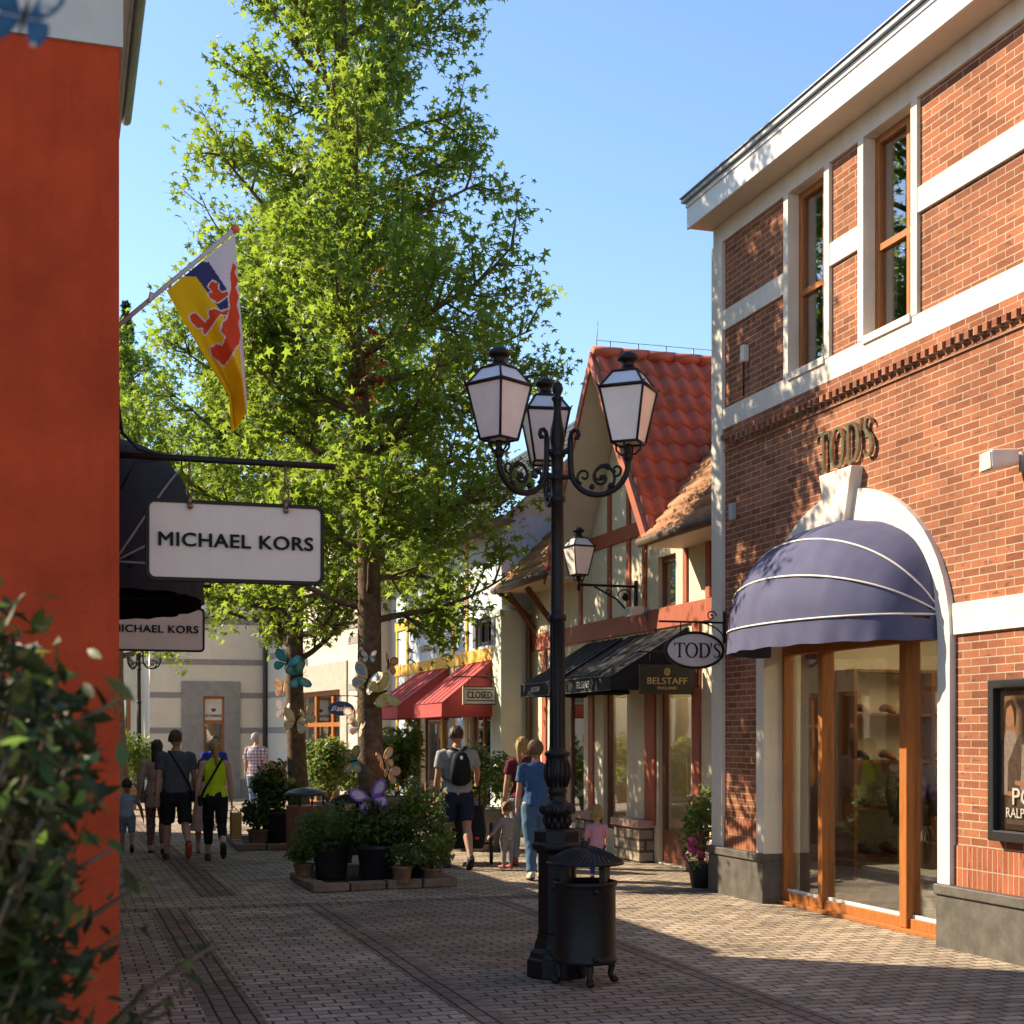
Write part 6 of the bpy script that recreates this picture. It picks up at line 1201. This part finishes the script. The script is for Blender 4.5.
m3 = person(foot(127, 852), 1.13, 0, 'small boy in a pale blue t-shirt at the left, holding a hand', legL=(.25, .05, 0), legR=(-.3, .4, .5), armL=(-.2, .15, .1), armR=(.2, .45, .1), hs=1.3, top=cloth('pale_blue_tee', (.42, .52, .62)), sleeve=.55, bottom=cloth('grey_blue_shorts', (.22, .26, .32)), botlen=.46, shoes=mat('dark_trainers', (.03, .03, .035)), hair=HDARK, hairstyle='crop', skin=SKIN2, seed=3)
m4 = person(foot(157, 853), 1.62, .05, 'woman in a long beige tunic and patterned trousers, half hidden behind the man in grey', legL=(.22, .05, 0), legR=(-.2, .25, .4), armL=(.0, .25, .1), armR=(0, .12, .1), top=cloth('beige_tunic', (.50, .37, .30)), sleeve=1.6, toplen=.20, bottom=dots('patterned_trousers', (.16, .035, .045), (.42, .32, .30), 50), botlen=.95, shoes=mat('pale_sandals', (.5, .38, .3)), hair=HDARK, hairstyle='long', seed=4)
m5 = person(foot(203, 853), 1.34, .05, 'girl in a loose pink dress between the man in grey and the woman in yellow', legL=(.2, .05, 0), legR=(-.25, .35, .5), armL=(.05, .2, .1), armR=(.05, .2, .1), hs=1.12, build=.9, top=cloth('pink_dress_top', (.60, .40, .36)), sleeve=.4, skirt=(cloth('pale_pink_skirt', (.62, .43, .38)), .42, .24), sock=cloth('white_socks', (.6, .56, .54)), shoes=mat('pale_sandals', (.5, .38, .3)), hair=HBROWN, hairstyle='long', seed=5)
m6 = person(foot(214, 829), 1.70, 0, 'person in a royal blue top mostly hidden behind the woman in yellow', **STP, top=cloth('royal_blue_top', (.03, .04, .32)), sleeve=.6, bottom=cloth('dark_trousers', (.02, .02, .025)), botlen=.97, hair=HDARK, hairstyle='bob', seed=6)
m7 = person(foot(256, 816), 1.74, .55, 'older grey haired man in a checked shirt and jeans standing in the sun', legL=(.10, .04, 0), legR=(-.10, .06, .05), armL=(-.05, .12, .12), armR=(-.1, .12, .15), hyaw=-.5, build=1.08, top=plaid('checked_shirt', (.62, .52, .53), (.16, .09, .16)), sleeve=.75, toplen=.08, bottom=cloth('faded_jeans', (.17, .25, .36)), botlen=.96, shoes=mat('brown_shoes', (.1, .06, .03)), hair=HGREY, hairstyle='crop', seed=7)
m8 = person(foot(457, 868), 1.80, .05, 'man in a light grey t-shirt and navy shorts with a black backpack', legL=(.14, .04, 0), legR=(-.22, .34, .62), armL=(.05, .16, .25), armR=(.50, .34, .55), build=1.1, hyaw=-.55, top=cloth('light_grey_tee', (.30, .31, .31)), sleeve=.62, bottom=cloth('navy_shorts', (.022, .026, .05)), botlen=.40, shoes=mat('brown_black_shoes', (.05, .04, .035)), hair=HBROWN, hairstyle='crop', skin=SKIN2, seed=8)
m9 = person(foot(523, 866), 1.66, .1, 'woman with a blond ponytail in a maroon t-shirt beside the person in blue', legL=(.12, .04, 0), legR=(-.15, .2, .3), armL=(.05, .16, .15), armR=(.1, .12, .2), hyaw=-.6, top=cloth('maroon_tee', (.14, .025, .045)), sleeve=.55, bottom=cloth('grey_jeans', (.20, .24, .28)), botlen=.96, shoes=mat('red_shoes', (.35, .06, .05)), hair=HBLOND, hairstyle='ponytail', seed=9)
m10 = person(foot(536, 879), 1.63, .15, 'person with short light brown hair in a blue t-shirt and blue jeans', legL=(-.16, .15, .15), legR=(.12, .05, 0), armL=(.15, .1, .35), armR=(.35, .12, .4), hyaw=-.5, htilt=-.15, lean=-.02, top=cloth('blue_tee', (.055, .115, .235)), sleeve=.62, bottom=cloth('blue_jeans', (.08, .145, .22)), botlen=.98, shoes=mat('cream_trainers', (.55, .48, .38)), hair=HLB, hairstyle='bob', seed=10)
m11 = person(foot(507, 868), .86, -.5, 'toddler in a grey suit standing next to the maroon woman', **STD, armL=(.5, .35, .2), armR=(.15, .2, .2), hs=1.55, build=1.15, top=cloth('grey_toddler_top', (.30, .29, .29)), sleeve=1.5, bottom=cloth('grey_toddler_trousers', (.26, .25, .26)), botlen=.93, shoes=mat('red_shoes', (.35, .06, .05)), hair=HLB, hairstyle='short', seed=11)
m12 = person(foot(597, 880), .88, .05, 'blond toddler in a pink top and blue leggings right of the lamp post', **STD, armL=(.1, .2, .2), armR=(.15, .2, .3), hs=1.55, build=1.1, top=cloth('pink_top', (.62, .30, .36)), sleeve=.9, toplen=.05, bottom=cloth('blue_leggings', (.04, .06, .25)), botlen=.9, shoes=mat('dark_trainers', (.03, .03, .035)), hair=HBLOND, hairstyle='curly', seed=12)
# things worn or carried
def xf(i, p): return i['M'] @ Vector(p)
def strap_bag(i, name, label, zside, m):
    b = i['M'].translation; r = thing(name, (b.x, b.y, 0), label, 'shoulder bag'); s = zside; sh, hp = i['sh'], i['hip']; t = MB()
    bk = [(-s * .10, -.02, sh + .055), (-s * .07, -.105, sh), (0, -.135, sh - .12), (s * .08, -.135, sh - .26), (s * .15, -.11, sh - .38), (s * .19, -.04, hp + .03)]
    fr = [(-s * .10, -.02, sh + .055), (-s * .06, .09, sh), (0, .15, sh - .14), (s * .09, .15, sh - .3), (s * .17, .08, hp + .06), (s * .19, -.04, hp + .03)]
    for q in (bk, fr): t.tube([xf(i, p) for p in q], [(.016, .005)] * 6, 8)
    t.build('strap', m, r); c = Vector((s * .21, -.05, hp - .03)); t = MB(); t.add([xf(i, c + Vector((dx * .028, dy * .10, dz * .075))) for dx in (-1, 1) for dy in (-1, 1) for dz in (-1, 1)], [(0,1,3,2),(4,6,7,5),(0,4,5,1),(2,3,7,6),(0,2,6,4),(1,5,7,3)]); t.build('bag_body', m, r, bevel=.02)
strap_bag(m1, 'crossbody_bag', 'black crossbody bag of the man in the grey t-shirt', 1, mat('black_nylon', (.014, .014, .016), .7)); strap_bag(m2, 'crossbody_bag', 'black crossbody bag of the woman in yellow', -1, mat('black_nylon', (.014, .014, .016)))
i = m8; b = i['M'].translation; r = thing('backpack', (b.x, b.y, 1.2), 'small black backpack on the back of the man in grey', 'backpack'); t = MB(); c = Vector((0, -.20, i['sh'] - .19))
t.tube([xf(i, c + Vector((0, dy, dz))) for dy, dz in ((.02, -.19), (0, -.17), (-.01, -.05), (0, .10), (.015, .17), (.03, .20))], [(.10, .05), (.135, .075), (.14, .085), (.115, .07), (.085, .05), (.03, .02)], 16, up=(1, 0, 0)); t.build('pack', mat('black_nylon', (.014, .014, .016)), r)
t = MB(); t.plate(el(0, 0, .016, .026, 16), [], lambda a, bb, d: tuple(xf(i, c + Vector((a, -.077 + d, .125 + bb)))), .012); t.build('badge', WHITE, r)
for s in (-1, 1): t = MB(); t.tube([xf(i, p) for p in ((s * .02, -.16, i['sh'] + .02), (s * .09, -.10, i['sh'] + .058), (s * .11, .02, i['sh'] + .062), (s * .12, .12, i['sh'] - .06), (s * .15, .12, i['sh'] - .2), (s * .17, .0, i['sh'] - .32), (s * .11, -.14, i['sh'] - .36))], [(.024, .007)] * 7, 8); t.build('strap', mat('black_nylon', (.014, .014, .016)), r)
i = m2; h = xf(i, i['hand']['R']); r = thing('paper_bag', (h.x, h.y, h.z - .5), 'brown paper carrier bag in the right hand of the woman in yellow', 'bag'); t = MB(); t.box((h.x - .02, h.y - .11, h.z - .44), (h.x + .12, h.y + .09, h.z - .09)); t.build('bag_body', mat('kraft_paper', (.36, .20, .06), .8, .1, 8), r, bevel=.006)
t = MB()
for d_ in (-.02, .10): t.tube([(h.x + d_, h.y - .05, h.z - .09), (h.x + .02, h.y - .02, h.z), (h.x + .02, h.y + .02, h.z), (h.x + d_, h.y + .05, h.z - .09)], .005, 5)
t.build('handle', mat('kraft_paper', (.36, .20, .06)), r)
# child trailer pushed by the man with the backpack
c = at(461, 735, 19.0); c.z = 0; r = thing('child_trailer', c, 'black two wheeled child trailer with red rear lights before the man with backpack', 'trailer'); ex = Vector((CP, -SP, 0)); ey = Vector((SP, CP, 0)); ez = Vector((0, 0, 1)); P_ = lambda a, b_, z: c + ex * a + ey * b_ + ez * z
t = MB(); t.add([P_(sx * a, y_, z) for z, a, y_s in ((.22, .30, (-.28, .45)), (.40, .33, (-.30, .45)), (.78, .29, (-.16, .25)), (.86, .22, (-.05, .15))) for sx, y_ in ((-1, y_s[0]), (1, y_s[0]), (1, y_s[1]), (-1, y_s[1]))], [(0,3,2,1),(12,13,14,15)] + [(4*k + j, 4*k + (j+1) % 4, 4*k + 4 + (j+1) % 4, 4*k + 4 + j) for k in range(3) for j in range(4)]); t.build('cabin', mat('black_nylon', (.014, .014, .016)), r, bevel=.03)
for sx in (-1, 1):
    t = MB(); t.tube([P_(sx * .40, .0 + .255 * math.cos(a), .27 + .255 * math.sin(a)) for a in np.linspace(0, 2 * math.pi, 33)], .022, 8, cap=False); o = t.build('wheel', mat('dark_rubber', (.03, .03, .03)), r); t = MB(); t.tube([P_(sx * .37, 0, .27), P_(sx * .43, 0, .27)], .03, 10)
    t.tube([P_(sx * .40, .225 * math.cos(a), .27 + .225 * math.sin(a)) for a in np.linspace(0, 2 * math.pi, 33)], .008, 6, cap=False)
    for k in range(10): a = k * math.pi / 5; t.tube([P_(sx * .40, 0, .27), P_(sx * .40, .225 * math.cos(a), .27 + .225 * math.sin(a))], .003, 4)
    t.build('rim', mat('alloy_grey', (.4, .4, .4), .35, metal=.8), o); t = MB(); t.ball(P_(sx * .22, -.31, .36), (.035, .02, .022), 10); m_ = mat('red_rear_light', (.65, .012, .02), .25); t.build('rear_light', m_, r)
t = MB(); 
for sx in (-1, 1): t.tube([P_(sx * .25, -.16, .72), P_(sx * .25, -.36, .98), P_(sx * .23, -.40, 1.02)], .014, 8)
t.tube([P_(-.23, -.40, 1.02), P_(.23, -.40, 1.02)], .017, 8); t.build('handlebar', BLACKM, r)
t = MB(); t.tube([P_(-.41, 0, .27), P_(.41, 0, .27)], .014, 8); t.build('axle', BLACKM, r)
